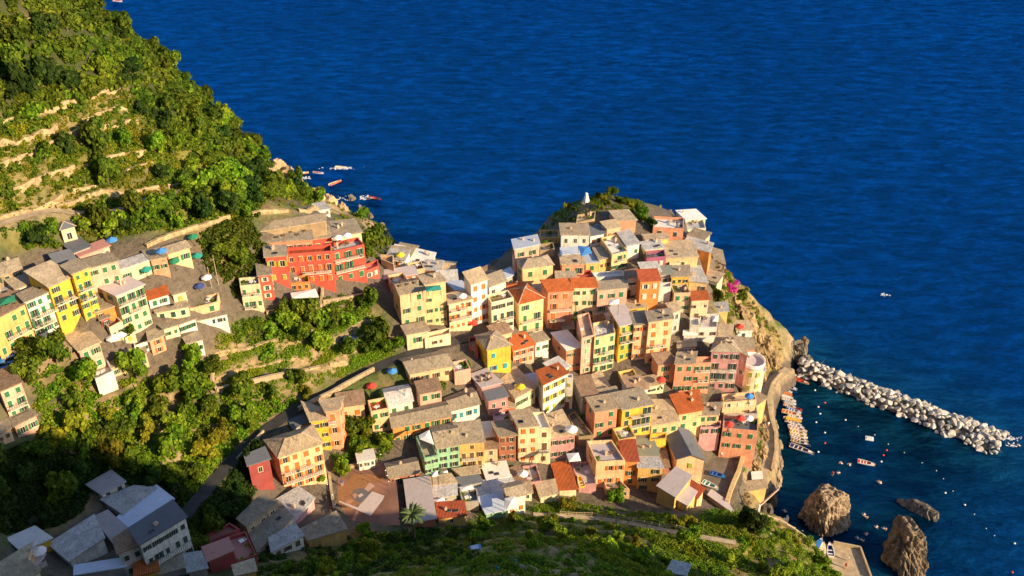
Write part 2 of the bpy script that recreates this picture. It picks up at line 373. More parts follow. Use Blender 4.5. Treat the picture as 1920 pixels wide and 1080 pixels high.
    if rows>0:
        storey=min(storey,3.6)
        bal=[int(c_) for c_ in fl if c_.isdigit()]
        usew=w
        sc=min(.84,w/cols/2.5,storey/2.9); sc=max(sc,.45)
        for r in range(rows):
            z=ht-storey*(r+.52)
            if z<.3 and r>0: break
            for c_ in range(cols):
                if rng.random()<.10 and 'f' not in fl: continue
                x=w*(c_+.5)/cols+rng.uniform(-.12,.12)
                add_window(e,(x,-.01,z+rng.uniform(-.08,.08)),0,sh,rng,sc*rng.uniform(.82,1.05),door=(r in bal) or ('a' in fl))
            if r in bal:
                bb=MB(); x0=w*(.08 if cols<3 else rng.choice([.05,.3])); x1=w*rng.choice([.92,.7,.95]); zz=z-1.25*sc
                bb.box(x0,x1,-1.0,-.02,zz,zz+.14,0)
                bb.box(x0,x1,-1.0,-.94,zz+.95,zz+1.02,1)
                nb=int((x1-x0)/.35)+1
                for i in range(nb): xx=x0+(x1-x0-.05)*i/max(nb-1,1); bb.box(xx,xx+.05,-1.0,-.95,zz+.14,zz+.95,1)
                bo=link('balcony',bb.mesh('balcony',[M_TRIM,M_METAL]),e)
                for _ in range(rng.choice([0,1,2])): PLANTERS.append((bo,(rng.uniform(x0+.3,x1-.3),-.75,zz+.1),rng.uniform(.2,.4)))
        # side walls that can be seen
        for (i,j) in ((1,2),(3,0)):
            p0=Vector(q[i]); p1=Vector(q[j]); L=(p1-p0).length
            if L<3.5: continue
            d_=(p1-p0)/L; nrm=Vector((d_.y,-d_.x)); an=math.atan2(d_.y,d_.x)
            wn=Vector((nrm.x*math.cos(ang)-nrm.y*math.sin(ang),nrm.x*math.sin(ang)+nrm.y*math.cos(ang)))
            mpt=pa if i==3 else pb
            if wn.dot(Vector((-mpt.x,-mpt.y)))<=0: continue
            nc=max(1,int(L/3.6))
            for r in range(rows):
                z=ht-storey*(r+.55)
                if z<.8 : break
                for c_ in range(nc):
                    if rng.random()<.3: continue
                    pp=p0+d_*L*(c_+.5)/nc+nrm*.01
                    add_window(e,(pp.x,pp.y,z),an,sh,rng,sc*.85)
    # door at ground level
    if ht>3.5 and rows>0 and 'n' not in fl:
        x=w*rng.uniform(.2,.8); zz=0.9
        lowest=ht-storey*(rows-.48)
        if lowest-1.0>2.2: add_window(e,(x,-.012,zz),0,'b',rng,.9,door=True)
    HOUSES.append(dict(e=e,q=q,ht=ht,ang=ang,pa=pa,zt=zt,w=w,dep=dep,poly=[(pa.x,pa.y),(pb.x,pb.y),(pd.x,pd.y),(pc.x,pc.y)],base=base,label=label))
    return e
# ---------------------------------------------------------------- noise and zones
def vn(x,y,s,seed=0,oct=4,per=.5):
    out=0; amp=1; tot=0
    for o in range(oct):
        X=x/s*(2**o)+seed*17.3+o*5.1; Y=y/s*(2**o)+seed*9.7+o*3.3
        i=np.floor(X); j=np.floor(Y); fx=X-i; fy=Y-j; fx=fx*fx*(3-2*fx); fy=fy*fy*(3-2*fy)
        def hsh(a,b): v=np.sin(a*127.1+b*311.7+seed*74.7)*43758.5453; return v-np.floor(v)
        v=(hsh(i,j)*(1-fx)+hsh(i+1,j)*fx)*(1-fy)+(hsh(i,j+1)*(1-fx)+hsh(i+1,j+1)*fx)*fy
        out=out+v*amp; tot+=amp; amp*=per
    return out/tot
def hitl(px,py):     # as hit(), but points over the sea behind a ridge stay close to the ridge
    x,y,z=hit(px,py)
    if z<1 and y>300: k=290/y; return (x*k,290.0)
    return (x,y)
def wpoly(pp): return [hitl(*p) for p in pp]
def inpoly(poly,x,y):
    ins=np.zeros(np.shape(x),bool); n=len(poly)
    for i in range(n):
        ax,ay=poly[i]; bx,by=poly[(i+1)%n]
        c=((ay>y)!=(by>y)); xi=ax+(y-ay)*(bx-ax)/((by-ay) if abs(by-ay)>1e-9 else 1e-9)
        ins^=(c&(x<xi))
    return ins
def soft(mask,k=3):
    m=mask.astype(float)
    for _ in range(k):
        m=(m+np.roll(m,1,0)+np.roll(m,-1,0)+np.roll(m,1,1)+np.roll(m,-1,1))/5
    return m
ZV=[[(0,490),(100,450),(350,445),(440,540),(445,610),(380,668),(300,700),(180,715),(90,655),(0,690)],
 [(440,560),(470,430),(560,405),(690,430),(720,520),(690,560),(540,590),(440,600)],
 [(700,500),(740,455),(830,490),(960,440),(1040,420),(1200,400),(1330,430),(1355,520),(1330,600),(1400,650),(1425,700),(1425,860),(1400,950),(1240,975),(1060,930),(900,975),(760,985),(620,1000),(470,1060),(370,1050),(480,900),(500,800),(640,745),(700,800),(740,760),(860,720),(740,640),(720,560)],
 [(0,1080),(0,1025),(100,1005),(190,940),(330,970),(360,1080)],[(0,800),(0,700),(50,720),(90,820)]]
ZVW=[wpoly(p) for p in ZV]
mV=np.zeros(XX.shape,bool)
for p in ZVW: mV|=inpoly(p,XX,YY)
Zp=dict(
 wood=[(-60,0),(60,-20),(190,0),(340,100),(420,170),(475,268),(500,335),(470,345),(330,260),(240,175),(100,215),(-60,260)],
 terr=[(-60,260),(100,215),(240,175),(330,260),(470,345),(560,350),(620,395),(480,400),(330,430),(180,455),(-60,480)],
 vine=[(385,690),(420,600),(520,590),(690,570),(735,650),(720,690),(600,735),(400,740)],
 orch=[(60,700),(180,720),(390,670),(400,740),(600,735),(500,790),(430,870),(360,920),(200,870),(90,830),(60,760)],
 low=[(-40,860),(90,830),(200,870),(360,920),(470,840),(490,900),(370,1050),(335,955),(235,900),(165,900),(150,960),(90,985),(0,992),(-60,1000)],
 gard=[(640,760),(730,760),(735,850),(700,860),(620,860)],
 fore=[(470,1080),(650,1000),(900,985),(1060,935),(1250,985),(1400,960),(1540,1020),(1640,1100),(1500,1200),(470,1200)],
 cliff=[(1330,560),(1360,480),(1400,560),(1460,640),(1475,700),(1430,730),(1430,860),(1400,960),(1380,900),(1425,700),(1390,640),(1330,610)],
 top=[(1035,430),(1050,375),(1110,355),(1180,370),(1215,400),(1150,400),(1090,420)],
 redg=[(670,440),(690,400),(745,460),(720,500),(690,480)])
ZW={k:wpoly(v) for k,v in Zp.items()}
MZ={k:inpoly(v,XX,YY) for k,v in ZW.items()}
HF=HZ.copy()
# terraces
def terrace(z,step,mask,seed):
    zz=z+vn(XX,YY,28,seed)*step*.9
    f=zz/step; k=np.floor(f); r=f-k
    r2=np.clip((r-.72)/.22,0,1); r2=r2*r2*(3-2*r2)
    zt=(k+r2*.86+r*.14)*step-(zz-z)
    return z*(1-mask)+zt*mask, (r>.72)&(r<.95)
riser=np.zeros(XX.shape)
for nm,step,seed in (('terr',3.0,3),('vine',2.6,4),('orch',3.0,5),('low',3.2,6),('fore',4.2,7)):
    m=soft(MZ[nm]&~mV,4); HF,rr=terrace(HF,step,m,seed); riser=np.maximum(riser,rr*m)
land=np.clip(CD/6,0,1)
HF=np.where(CD>0,HF+(vn(XX,YY,7,1)-.5)*1.2*(1-soft(mV,4))*land,HF)
# rocky cliffs: break up the steep coastal band
gy_,gx_=np.gradient(HZ,GS); SL=np.hypot(gx_,gy_)
cl=np.clip((SL-.9)/.5,0,1)*np.clip(CD/3,0,1)*(CD<45)
rid=1-np.abs(2*vn(XX,YY,9,11,5,.6)-1)
HF=HF+cl*(rid-.62)*5.0
mc_=soft(MZ['cliff'],3)*np.clip(CD/5-.6,0,1)
rid2=1-np.abs(2*vn(XX*1.0+YY*.35,YY*.35,4.5,12,4,.6)-1)
HF=HF+mc_*(rid2-.6)*5.5
# roads and paths
def resample(pts,step=2.0):
    out=[np.array(pts[0],float)]
    for a,b in zip(pts[:-1],pts[1:]):
        a=np.array(a,float); b=np.array(b,float); n=max(1,int(np.hypot(*(b-a)[:2])/step))
        for i in range(1,n+1): out.append(a+(b-a)*i/n)
    return out
def smooth(pts,n=3):
    p=[np.array(q,float) for q in pts]
    for _ in range(n): p=[p[0]]+[(p[i-1]+2*p[i]+p[i+1])/4 for i in range(1,len(p)-1)]+[p[-1]]
    return p
def road(px,width,zfix=None,blend=2.0):
    global HF
    pts=[hit(*p) if zfix is None else at_z(*p,zfix if not isinstance(zfix,list) else zfix[i]) for i,p in enumerate(px)]
    pts=smooth(resample(pts),6)
    best=np.full(XX.shape,1e9); zz=np.zeros(XX.shape)
    for q in pts:
        d=np.hypot(XX-q[0],YY-q[1]); m=d<best; best=np.where(m,d,best); zz=np.where(m,q[2],zz)
    k=np.clip(1-(best-width/2-.6)/blend,0,1); HF=HF*(1-k)+(zz-.12)*k
    return pts,best
def ribbon(name,pts,width,mat,dz=.06,label=None,cat=None,kind='structure',side=None):
    v=[];f=[]
    for i,q in enumerate(pts):
        t=pts[min(i+1,len(pts)-1)]-pts[max(i-1,0)]; t=t/max(np.hypot(t[0],t[1]),1e-6); n=(-t[1],t[0])
        for s in (-1,-.33,.33,1): v.append((q[0]+n[0]*s*width/2,q[1]+n[1]*s*width/2,q[2]+dz))
    for i in range(len(pts)-1):
        for k in range(3): a=i*4+k; f.append((a,a+1,a+5,a+4))
    me=bpy.data.meshes.new(name); me.from_pydata(v,[],f); me.materials.append(mat)
    for p in me.polygons:
        if p.normal.z<0: pass
    me.update(); o=link(name,me); tag(o,label,cat,None,kind); return o
M_ASPH=plain('asphalt',(.04,.04,.043),.9,0,.25,.7)  # kept extra dark, standing in for tree shade over the road
M_PATH=plain('concrete_path',(.42,.33,.22),.9,0,.2,.8)
M_STONE=plain('dry_stone',(.36,.27,.17),.95,0,.35,1.6)
M_PAVE=plain('paving',(.20,.155,.12),.9,0,.25,.6)
roads=[]
def mk(name,px,w,mat,z=None,lab=None):
    p,b=road(px,w,z); roads.append((name,p,w,mat,b,lab)); return p
mk('road',[(330,985),(365,945),(400,905),(450,848),(505,800),(560,765),(640,722),(700,692),(760,668),(830,646),(890,630)],2.7,M_ASPH)
mk('street',[(-40,725),(0,700),(40,682),(75,660),(120,640)],5,M_PATH)
CPATH=mk('cliff_path',[(1478,692),(1458,702),(1440,720),(1430,752),(1435,785),(1444,815),(1445,850),(1438,882),(1425,898),(1402,905)],2.3,M_PATH,[4.5,5,5.5,6,6,6,6,6.5,7,7.5])
mk('track',[(-20,425),(40,412),(110,385),(160,415),(210,403),(260,380),(330,360)],2.2,M_PATH)
mk('footpath',[(395,735),(440,725),(520,705),(600,690)],1.2,M_PATH)
mk('footpath',[(1000,965),(1060,968),(1130,972),(1200,985),(1290,1003),(1380,1018)],1.0,M_PATH)
# flat squares: boat square and paved square
def flat(px,z,blend=2.5):
    global HF
    poly=[at_z(*p,z)[:2] for p in px]; m=soft(inpoly(poly,XX,YY),4); HF=HF*(1-m)+(z-.1)*m; return poly
SQB=flat([(1305,855),(1345,838),(1395,845),(1392,905),(1372,940),(1330,935),(1300,905)],12.5)
SQP=flat([(617,890),(660,868),(722,862),(745,905),(750,985),(640,990),(625,945)],33)
# harbour quay platform (bottom right)
QUAY=flat([(1545,1040),(1560,1018),(1612,1028),(1632,1090),(1560,1090)],3.0)
TERW=[([(-10,237),(60,212),(128,190),(180,178),(241,169)],'terr',2.2,'highest long stone terrace wall on the left hill under the wood'),
([(-10,311),(50,288),(100,262),(155,241),(200,232),(257,222)],'terr',2.2,'second stone terrace wall from the top of the left hill'),
([(20,345),(62,330),(120,318),(194,296),(250,282),(296,272)],'terr',2.2,'long stone terrace wall across the middle of the left hill'),
([(-10,274),(60,252),(120,228),(235,198)],'terr',1.6,'low stone terrace wall between the two highest ones on the left hill'),
([(-10,388),(60,372),(130,352),(185,341)],'terr',1.6,'low stone terrace wall left of the long one above the path'),
([(200,328),(270,308),(338,296)],'terr',1.6,'short stone terrace wall right of the middle terraces of the left hill'),
([(100,372),(187,358),(230,352),(296,346),(377,338),(451,334)],'terr',2.2,'long stone terrace wall above the path on the left hill'),
([(150,420),(210,404),(262,398)],'terr',1.5,'short wall left above the bell tower path'),
([(274,464),(330,441),(390,421),(430,405)],'terr',2.0,'pale wall above the upper row of the left houses'),
([(470,402),(520,398),(580,400),(620,396)],'terr',2.6,'broad tan wall above the roof of the big red house'),
([(-10,64),(20,56),(58,42)],'terr',2.0,'tan terrace wall in the upper left corner'),
([(388,668),(430,652),(500,640),(545,640)],'vine',1.4,'upper left vineyard terrace wall'),
([(402,702),(450,685),(520,672),(575,668)],'vine',1.1,'middle vineyard terrace wall'),
([(410,728),(470,718),(540,700),(600,690),(650,672)],'vine',1.4,'lower vineyard terrace wall above the trees'),
([(640,642),(690,622),(705,600)],'vine',1.1,'right hand vineyard terrace wall near the dark car'),
([(130,790),(210,760),(300,742)],'orch',1.4,'stone wall crossing the valley gardens'),
([(250,850),(330,822),(400,790)],'orch',1.2,'lower stone wall in the valley gardens')]
TWP=[]
twd=np.full(XX.shape,1e9)
for px_,zn_,hh_,lab_ in TERW:
    pt_=[np.array(hit(*p)) for p in px_]; TWP.append(pt_)
    for q in resample(pt_,1.2): twd=np.minimum(twd,np.hypot(XX-q[0],YY-q[1]))
# ground colour
c=lambda *v: np.array(v)
noise1=vn(XX,YY,14,21); noise2=vn(XX,YY,4,22); n3=vn(XX,YY,40,23)
gr=c(.055,.075,.018); grb=c(.12,.17,.03); dry=c(.36,.25,.11); soil=c(.22,.15,.08); stone=c(.42,.31,.19); rock=c(.40,.29,.17)
base=gr[None,None,:]*(1-noise1[...,None])+grb[None,None,:]*noise1[...,None]
def blendc(m,col):
    global base
    m=np.clip(m,0,1)[...,None]; base=base*(1-m)+col[None,None,:]*m
blendc((noise2-.48)*5*.8,soil); blendc(MZ['wood']*.8,c(.05,.06,.018)); blendc(MZ['terr']*.75,c(.10,.12,.022)); blendc((noise1-.60)*7*(~MZ['wood'])*(1-.7*MZ['terr']),dry)
blendc(MZ['fore']*np.clip((vn(XX,YY,9,31)-.47)*8,0,1)*.8,dry)
blendc(MZ['terr']*np.clip((vn(XX,YY,11,32)-.45)*6,0,1)*.6,c(.26,.25,.03))
blendc(MZ['vine']*np.clip((vn(XX,YY,9,33)-.42)*6,0,1)*.45,c(.30,.22,.12))
gy2,gx2=np.gradient(HF,GS); SLF=np.hypot(gx2,gy2)
blendc(riser*(.9-.82*MZ['terr'])*np.clip((vn(XX,YY,8,35)-.30)*7,0,1),stone)
blendc(np.clip((SLF-1.05)*2.2,0,1)*np.clip((CD<50)*1.0,0,1)*(.55+.45*(noise2>.45)),rock)
blendc(soft(MZ['cliff'],2)*.85,c(.36,.25,.10)); blendc(soft(MZ['cliff'],2)*np.clip((noise1-.5)*6,0,1)*.6,c(.15,.16,.03)); blendc(soft(MZ['cliff'],2)*np.clip((vn(XX,YY,5,36)-.55)*9,0,1)*.8,c(.15,.12,.05))  # last blend paints crevice shade as dark patches in the cliff colour
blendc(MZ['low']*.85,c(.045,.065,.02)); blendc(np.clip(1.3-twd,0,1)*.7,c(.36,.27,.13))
blendc(soft(inpoly(wpoly([(440,262),(480,262),(530,300),(600,365),(655,385),(640,405),(560,365),(500,345),(455,300)]),XX,YY),2)*(.35+.65*(noise2>.4)),c(.50,.36,.19))
blendc(MZ['fore']*np.clip((vn(XX,YY,8,71)-.4)*6,0,1)*.7,c(.22,.27,.04)); blendc(MZ['fore']*np.clip((vn(XX,YY,7,72)-.55)*8,0,1)*.8,c(.34,.19,.09))
blendc(soft(mV,2)*.95,c(.155,.125,.10))
for nm,p,w,mat,b,_ in roads:
    if nm not in('road','footpath'): blendc(np.clip(1.2-(b-w/2)/1.5,0,1)*.8,c(.38,.29,.18))
blendc((CD<3)*1.0*(HF<3.5),c(.13,.10,.08))
ny,nx=XX.shape
me=bpy.data.meshes.new('ground'); me.vertices.add(nx*ny)
me.vertices.foreach_set('co',np.stack([XX,YY,HF],-1).reshape(-1).astype('f'))
ii=(np.arange(ny-1)[:,None]*nx+np.arange(nx-1)[None,:])
keep=((HF[:-1,:-1]>-11.5)|(HF[1:,1:]>-11.5)); ii=ii[keep]
quads=np.stack([ii,ii+1,ii+nx+1,ii+nx],-1).reshape(-1)
me.loops.add(len(quads)); me.polygons.add(len(quads)//4)
me.loops.foreach_set('vertex_index',quads.astype('i')); me.polygons.foreach_set('loop_start',np.arange(0,len(quads),4,dtype='i'))
me.polygons.foreach_set('loop_total',np.full(len(quads)//4,4,dtype='i')) if hasattr(me.polygons[0],'loop_total') and False else None
me.update(calc_edges=True); me.validate()
ca_=me.color_attributes.new('ground_colour','FLOAT_COLOR','POINT')
ca_.data.foreach_set('color',np.concatenate([base,np.ones((ny,nx,1))],-1).reshape(-1).astype('f'))
me.polygons.foreach_set('use_smooth',np.ones(len(me.polygons),bool))
m,t,b=newmat('ground_soil_and_grass')
at=N(t,'ShaderNodeAttribute'); at.attribute_name='ground_colour'
geo=N(t,'ShaderNodeNewGeometry')
n1=N(t,'ShaderNodeTexNoise',Scale=.9,Detail=8.0,Roughness=.7); n2_=N(t,'ShaderNodeTexNoise',Scale=.22,Detail=6.0)
for q in (n1,n2_): t.links.new(geo.outputs['Position'],q.inputs['Vector'])
a=mixc(t,.8,at.outputs['Color'],ramp(t,n1.outputs[0],[(.3,.35),(.55,1.0),(.75,1.0)]),'MULTIPLY')
a=mixc(t,ramp(t,n2_.outputs[0],[(.55,0.0),(.75,.6)]),a,(.05,.06,.02))
t.links.new(a,b.inputs['Base Color']); b.inputs['Roughness'].default_value=.95
bump(t,b,n1.outputs[0],1.0,.6); me.materials.append(m)
go=link('ground',me); tag(go,'steep coastal land with terraces, cliffs and village ground',None,None,'structure')
for nm,p,w,mat,b_,_ in roads: ribbon(nm,p,w,mat)
def gz(x,y): return float(samp(HF,x,y))
# ---------------------------------------------------------------- sea
BW=[at_z(*p,0)[:2] for p in [(1500,690),(1560,712),(1640,745),(1700,765),(1770,795),(1830,815),(1866,830)]]
def bwd(x,y):
    best=np.full(np.shape(x),1e9)
    for a,b_ in zip(BW[:-1],BW[1:]):
        ex,ey=b_[0]-a[0],b_[1]-a[1]; t_=np.clip(((x-a[0])*ex+(y-a[1])*ey)/(ex*ex+ey*ey),0,1); best=np.minimum(best,np.hypot(x-a[0]-t_*ex,y-a[1]-t_*ey))
    return best
sx=np.concatenate([[-4000,-2000,-1000,-600],np.arange(-400,300,4.0),[400,700,1200,2200,4000]]); sy=np.concatenate([[-1500,-600,-200],np.arange(0,560,4.0),[650,800,1100,1700,2600,4500]])
SX,SY=np.meshgrid(sx,sy); cd=coast_d(SX,SY); bd=bwd(SX,SY)
sh=np.clip(1-(-cd)/14,0,1)*.28+np.clip(1-bd/22,0,1)*.75*(vn(SX,SY,14,41)*1.2); hb=at_z(1600,880,0)
har=np.clip(1.35-np.hypot(SX-hb[0],(SY-hb[1]))/58,0,1)
sm=bpy.data.meshes.new('sea'); sm.from_pydata(np.stack([SX,SY,0*SX],-1).reshape(-1,3).tolist(),[],[(j*len(sx)+i,j*len(sx)+i+1,(j+1)*len(sx)+i+1,(j+1)*len(sx)+i) for j in range(len(sy)-1) for i in range(len(sx)-1)])
sa=sm.color_attributes.new('depth','FLOAT_COLOR','POINT'); sa.data.foreach_set('color',np.stack([np.clip(sh,0,1),har,0*sh,0*sh+1],-1).reshape(-1).astype('f'))
m,t,b=newmat('sea_water'); geo=N(t,'ShaderNodeNewGeometry'); at=N(t,'ShaderNodeAttribute'); at.attribute_name='depth'; sc=N(t,'ShaderNodeSeparateColor'); t.links.new(at.outputs['Color'],sc.inputs[0])
nb=N(t,'ShaderNodeTexNoise',Scale=.006,Detail=3.0); t.links.new(geo.outputs['Position'],nb.inputs['Vector'])
deep=mixc(t,ramp(t,nb.outputs[0],[(.35,0.0),(.65,1.0)]),(.0001,.020,.125),(.0001,.032,.19))
a=mixc(t,sc.outputs[1],deep,(.001,.017,.038)); a=mixc(t,sc.outputs[0],a,(.006,.060,.058))
SEACOL=a
mp=N(t,'ShaderNodeMapping'); mp.inputs['Rotation'].default_value=(0,0,R(16)); mp.inputs['Scale'].default_value=(.36,1.0,1.0); t.links.new(geo.outputs['Position'],mp.inputs[0])
w1=N(t,'ShaderNodeTexNoise',Scale=.26,Detail=9.0,Roughness=.66,Distortion=.5); w2=N(t,'ShaderNodeTexNoise',Scale=1.2,Detail=5.0,Roughness=.6)
for q in (w1,w2): t.links.new(mp.outputs[0],q.inputs['Vector'])
ad=N(t,'ShaderNodeMath',operation='MULTIPLY_ADD'); t.links.new(w2.outputs[0],ad.inputs[0]); ad.inputs[1].default_value=.45; t.links.new(w1.outputs[0],ad.inputs[2])
a=mixc(t,1.0,SEACOL,ramp(t,ad.outputs[0],[(.58,.30),(.68,.75),(.75,1.15),(.86,2.1)]),'MULTIPLY');  # light and dark of the ripples multiplied into the water colour
SEABUMP=N(t,'ShaderNodeBump',Strength=1.0,Distance=4.5); t.links.new(ad.outputs[0],SEABUMP.inputs['Height'])
df=N(t,'ShaderNodeBsdfDiffuse'); t.links.new(a,df.inputs['Color'])
gl=N(t,'ShaderNodeBsdfGlossy',Roughness=.08); gl.inputs['Color'].default_value=(.01,.21,1.0,1); fr=N(t,'ShaderNodeFresnel',IOR=1.36)
for q in (df,gl,fr): t.links.new(SEABUMP.outputs[0],q.inputs['Normal'])
mx=N(t,'ShaderNodeMixShader'); t.links.new(fr.outputs[0],mx.inputs[0]); t.links.new(df.outputs[0],mx.inputs[1]); t.links.new(gl.outputs[0],mx.inputs[2])
t.links.new(mx.outputs[0],t.nodes['Material Output'].inputs[0]); t.nodes.remove(b)
sm.materials.append(m); sm.polygons.foreach_set('use_smooth',np.ones(len(sm.polygons),bool))
tag(link('sea',sm),'deep blue rippled sea turning teal in the harbour',None,None,'structure')
# ---------------------------------------------------------------- houses (roof corners and wall heights measured in enlarged crops)
h=house
# -- houses at the far left, below the terraced hill
h('Z1',(-70,715),(150,603),(-120,612),235,'ochre','F','brown',3,4,'g','ochre apartment house at the left edge above the row of parked blue cars',fl='1 2')
h('Z1',(-60,590),(92,545),(-100,505),90,'cream','F','grey',1,3,'g','cream house with grey roof and green awning at the left edge')
h('Z1',(150,592),(312,522),(108,548),225,'white','F','slate',4,3,'g','tall white house with green shutters left of the bright yellow house',fl='1 2')
h('Z1',(92,515),(270,450),(28,452),85,'white','S','slate',1,3,'d','white upper storey with slate roof behind the tall white house')
h('Z1',(288,503),(430,442),(158,412),240,'yellow','S','slate',4,2,'d','bright yellow house under a very broad slate roof',fl='1 k')
h('Z1',(430,425),(525,388),(368,378),290,'yellow','F','slate',5,2,'g','bright yellow house under a small slate roof next to the pink house',fl='1 2')
h('Z1',(525,392),(700,345),(478,350),200,'pink','F','slate',3,3,'g','pale pink house right of the bright yellow houses')
h('Z1',(475,322),(648,258),(440,290),70,'pink','F','pinkr',1,5,'','pink oratory with a row of arched openings below the bell tower',name='chapel',fl='k a')
h('Z1',(440,298),(535,262),(370,243),40,'grey','F','dark',0,1,'','dark flat roofed sacristy at the foot of the bell tower',name='chapel')
h('Z1',(-60,452),(125,395),(-90,380),45,'stone','GX','slate',1,3,'d','old church with patchy slate roof at the left edge behind the white house',name='church')
h('Z1',(335,362),(445,335),(300,312),30,'grey','S','dark',0,1,'','low dark lean-to roof left of the pink oratory',name='shed')
h('Z1',(705,402),(888,343),(688,362),100,'cream','F','grey',1,2,'g','cream house with grey roof between two pink houses on the upper row')
h('Z1',(898,340),(992,322),(855,293),112,'salmon','F','slate',1,2,'g','narrow salmon house second from the right end of the upper row')
h('Z1',(998,302),(1127,262),(950,268),98,'lemon','GX','slate',1,2,'g','pale lemon house at the right end of the upper row')
h('Z1',(692,556),(852,490),(605,512),260,'cream','F','lilacr',4,3,'g','tall cream tower house with grey lilac roof and balconies in the left cluster',fl='0 1')
h('Z1',(565,655),(685,615),(532,625),70,'orange','F','slate',1,2,'b','small orange house squeezed behind the tall cream tower house')
h('Z1',(650,745),(728,705),(592,690),105,'cream','T','brown',1,2,'d','small cream house with planted roof terrace left of the cream tower house')
h('Z1',(885,580),(1000,545),(868,530),62,'white','S','terra',1,2,'g','small white house with an orange tiled roof behind the tower house')
h('Z1',(1030,548),(1105,528),(990,485),68,'cream','F','slate',1,1,'y','small cream house with slate roof right of the little orange roof')
h('Z1',(930,655),(1122,618),(900,602),60,'cream','F','slate',1,3,'d','low cream house with slate roof below the little orange roof')
h('Z1',(1128,632),(1298,590),(1135,575),60,'peach','T','grey',1,2,'g','peach house with a roof terrace of parasols in the left cluster')
h('Z1',(1163,705),(1350,662),(1150,650),58,'white','F','slate',1,6,'d','long low white restaurant with a row of dark doors',fl='a')
h('Z1',(975,752),(1060,725),(920,710),72,'cream','F','slate',1,2,'g','cream house with a brown slate roof left of the white restaurant')
h('Z1',(1065,725),(1163,690),(1058,682),70,'white','F','slate',1,3,'g','white house with three narrow doors joined to the long restaurant',fl='a')
h('Z1',(470,885),(592,832),(350,757),150,'pink','F','tanr',2,2,'g','pink house with a long tan roof at the lower edge of the left cluster')
h('Z1',(568,1052),(675,1002),(520,955),20,'white','T','white',0,1,'','white roof terrace in front of the long tan roofed pink house')
h('Z1',(800,855),(890,820),(782,792),62,'white','T','grey',1,2,'d','white house with rounded windows beside the small salmon house')
h('Z1',(890,822),(972,790),(880,768),95,'salmon','F','slate',2,1,'o','small salmon house at the lower edge of the left cluster')
h('Z1',(665,985),(795,922),(632,945),62,'tan','F','slate',1,3,'g','low tan house with three green windows above the orchard')
h('Z1',(795,925),(870,895),(780,880),80,'peach','F','tanr',1,1,'g','plain peach house joined to the low tan house')
h('Z1',(1115,838),(1205,815),(1083,787),75,'white','F','slate',1,2,'g','white cottage at the right foot of the left cluster beside a vineyard',name='cottage')
h('Z1',(740,790),(800,765),(690,740),70,'cream','F','slate',1,1,'y','little cream house between the tower house and the salmon house')
h('Z1',(600,700),(650,680),(570,660),60,'crimson','F','slate',1,1,'d','dark red annex below the bright yellow house')
h('Z6',(0,458),(135,400),(-75,362),205,'pink','F','brown',3,2,'g','pink house with green shutters standing alone at the left edge above gardens',fl='1 2')
h('Z6',(92,682),(230,612),(50,642),92,'pink','F','slate',1,2,'g','low pink house right below the lone pink house at the left edge')
h('Z6',(-30,745),(65,697),(-70,670),60,'peach','F','slate',1,2,'b','small peach house at the left edge below the lone pink house')
# -- the big red complex
h('Z2',(240,300),(525,280),(236,234),90,'salmon','F','slate',1,5,'b','upper storey of the big red house, with a speckled slate roof, left half',fl='s')
h('Z2',(525,283),(640,268),(505,215),90,'red','F','slate',1,2,'b','upper middle block of the big red house with a slate roof',fl='s')
h('Z2',(640,270),(818,240),(598,185),80,'cream','F','slate',1,4,'g','cream top storey at the right end of the big red house',D=(775,165))
h('Z2',(245,388),(372,378),(240,330),170,'red','F','slate',2,2,'y','left front block of the big red house with four ringed windows',fl='f')
h('Z2',(372,372),(640,352),(375,330),185,'red','T','redd',3,5,'o','wide red front of the big red house with tall orange windows and terrace',fl='1 f')
h('Z2',(640,357),(835,312),(603,312),200,'red','T','grey',3,3,'g','right front block of the big red house under a terrace of parasols',fl='0 1')
h('Z2',(205,500),(280,490),(198,440),150,'red','F','slate',3,1,'w','narrow red house with slate roof at the left foot of the big red house')
h('Z2',(95,560),(215,547),(88,512),152,'cream','T','dark',2,3,'g','cream house with two balconies left of the red houses',fl='0 1 a')
h('Z2',(390,545),(510,535),(385,500),40,'orange','T','pinkr',1,3,'b','low orange wing below the big red house')
h('Z2',(845,470),(922,440),(840,430),60,'red','T','pinkr',1,2,'w','low red annex at the right end of the big red house')
h('Z2',(565,110),(628,98),(530,75),30,'white','F','grey',1,2,'','small white building on the terrace behind the big red house',name='garden_house')
h('Z2',(190,240),(600,175),(200,195),25,'stone','F','tanr',0,1,'','long low stone building behind the big red house',name='shed',fl='k')
h('Z2',(1020,350),(1135,372),(1022,318),50,'tan','F','white',0,1,'','building with a long white roof above the sea at the saddle',D=(1172,347))
h('Z2',(1110,434),(1226,444),(1165,347),60,'cream','F','white',1,2,'b','building with a square white roof on the sea edge of the saddle',D=(1257,367))
h('Z2',(952,520),(1152,488),(930,475),50,'brick','F','lilacr',1,4,'w','restaurant with lilac grey terrace roof and dark red wall at the saddle')
h('Z2',(935,400),(1010,430),(930,370),60,'tan','T','brown',0,1,'','tan walled court beside the white roofed buildings',D=(1010,375))
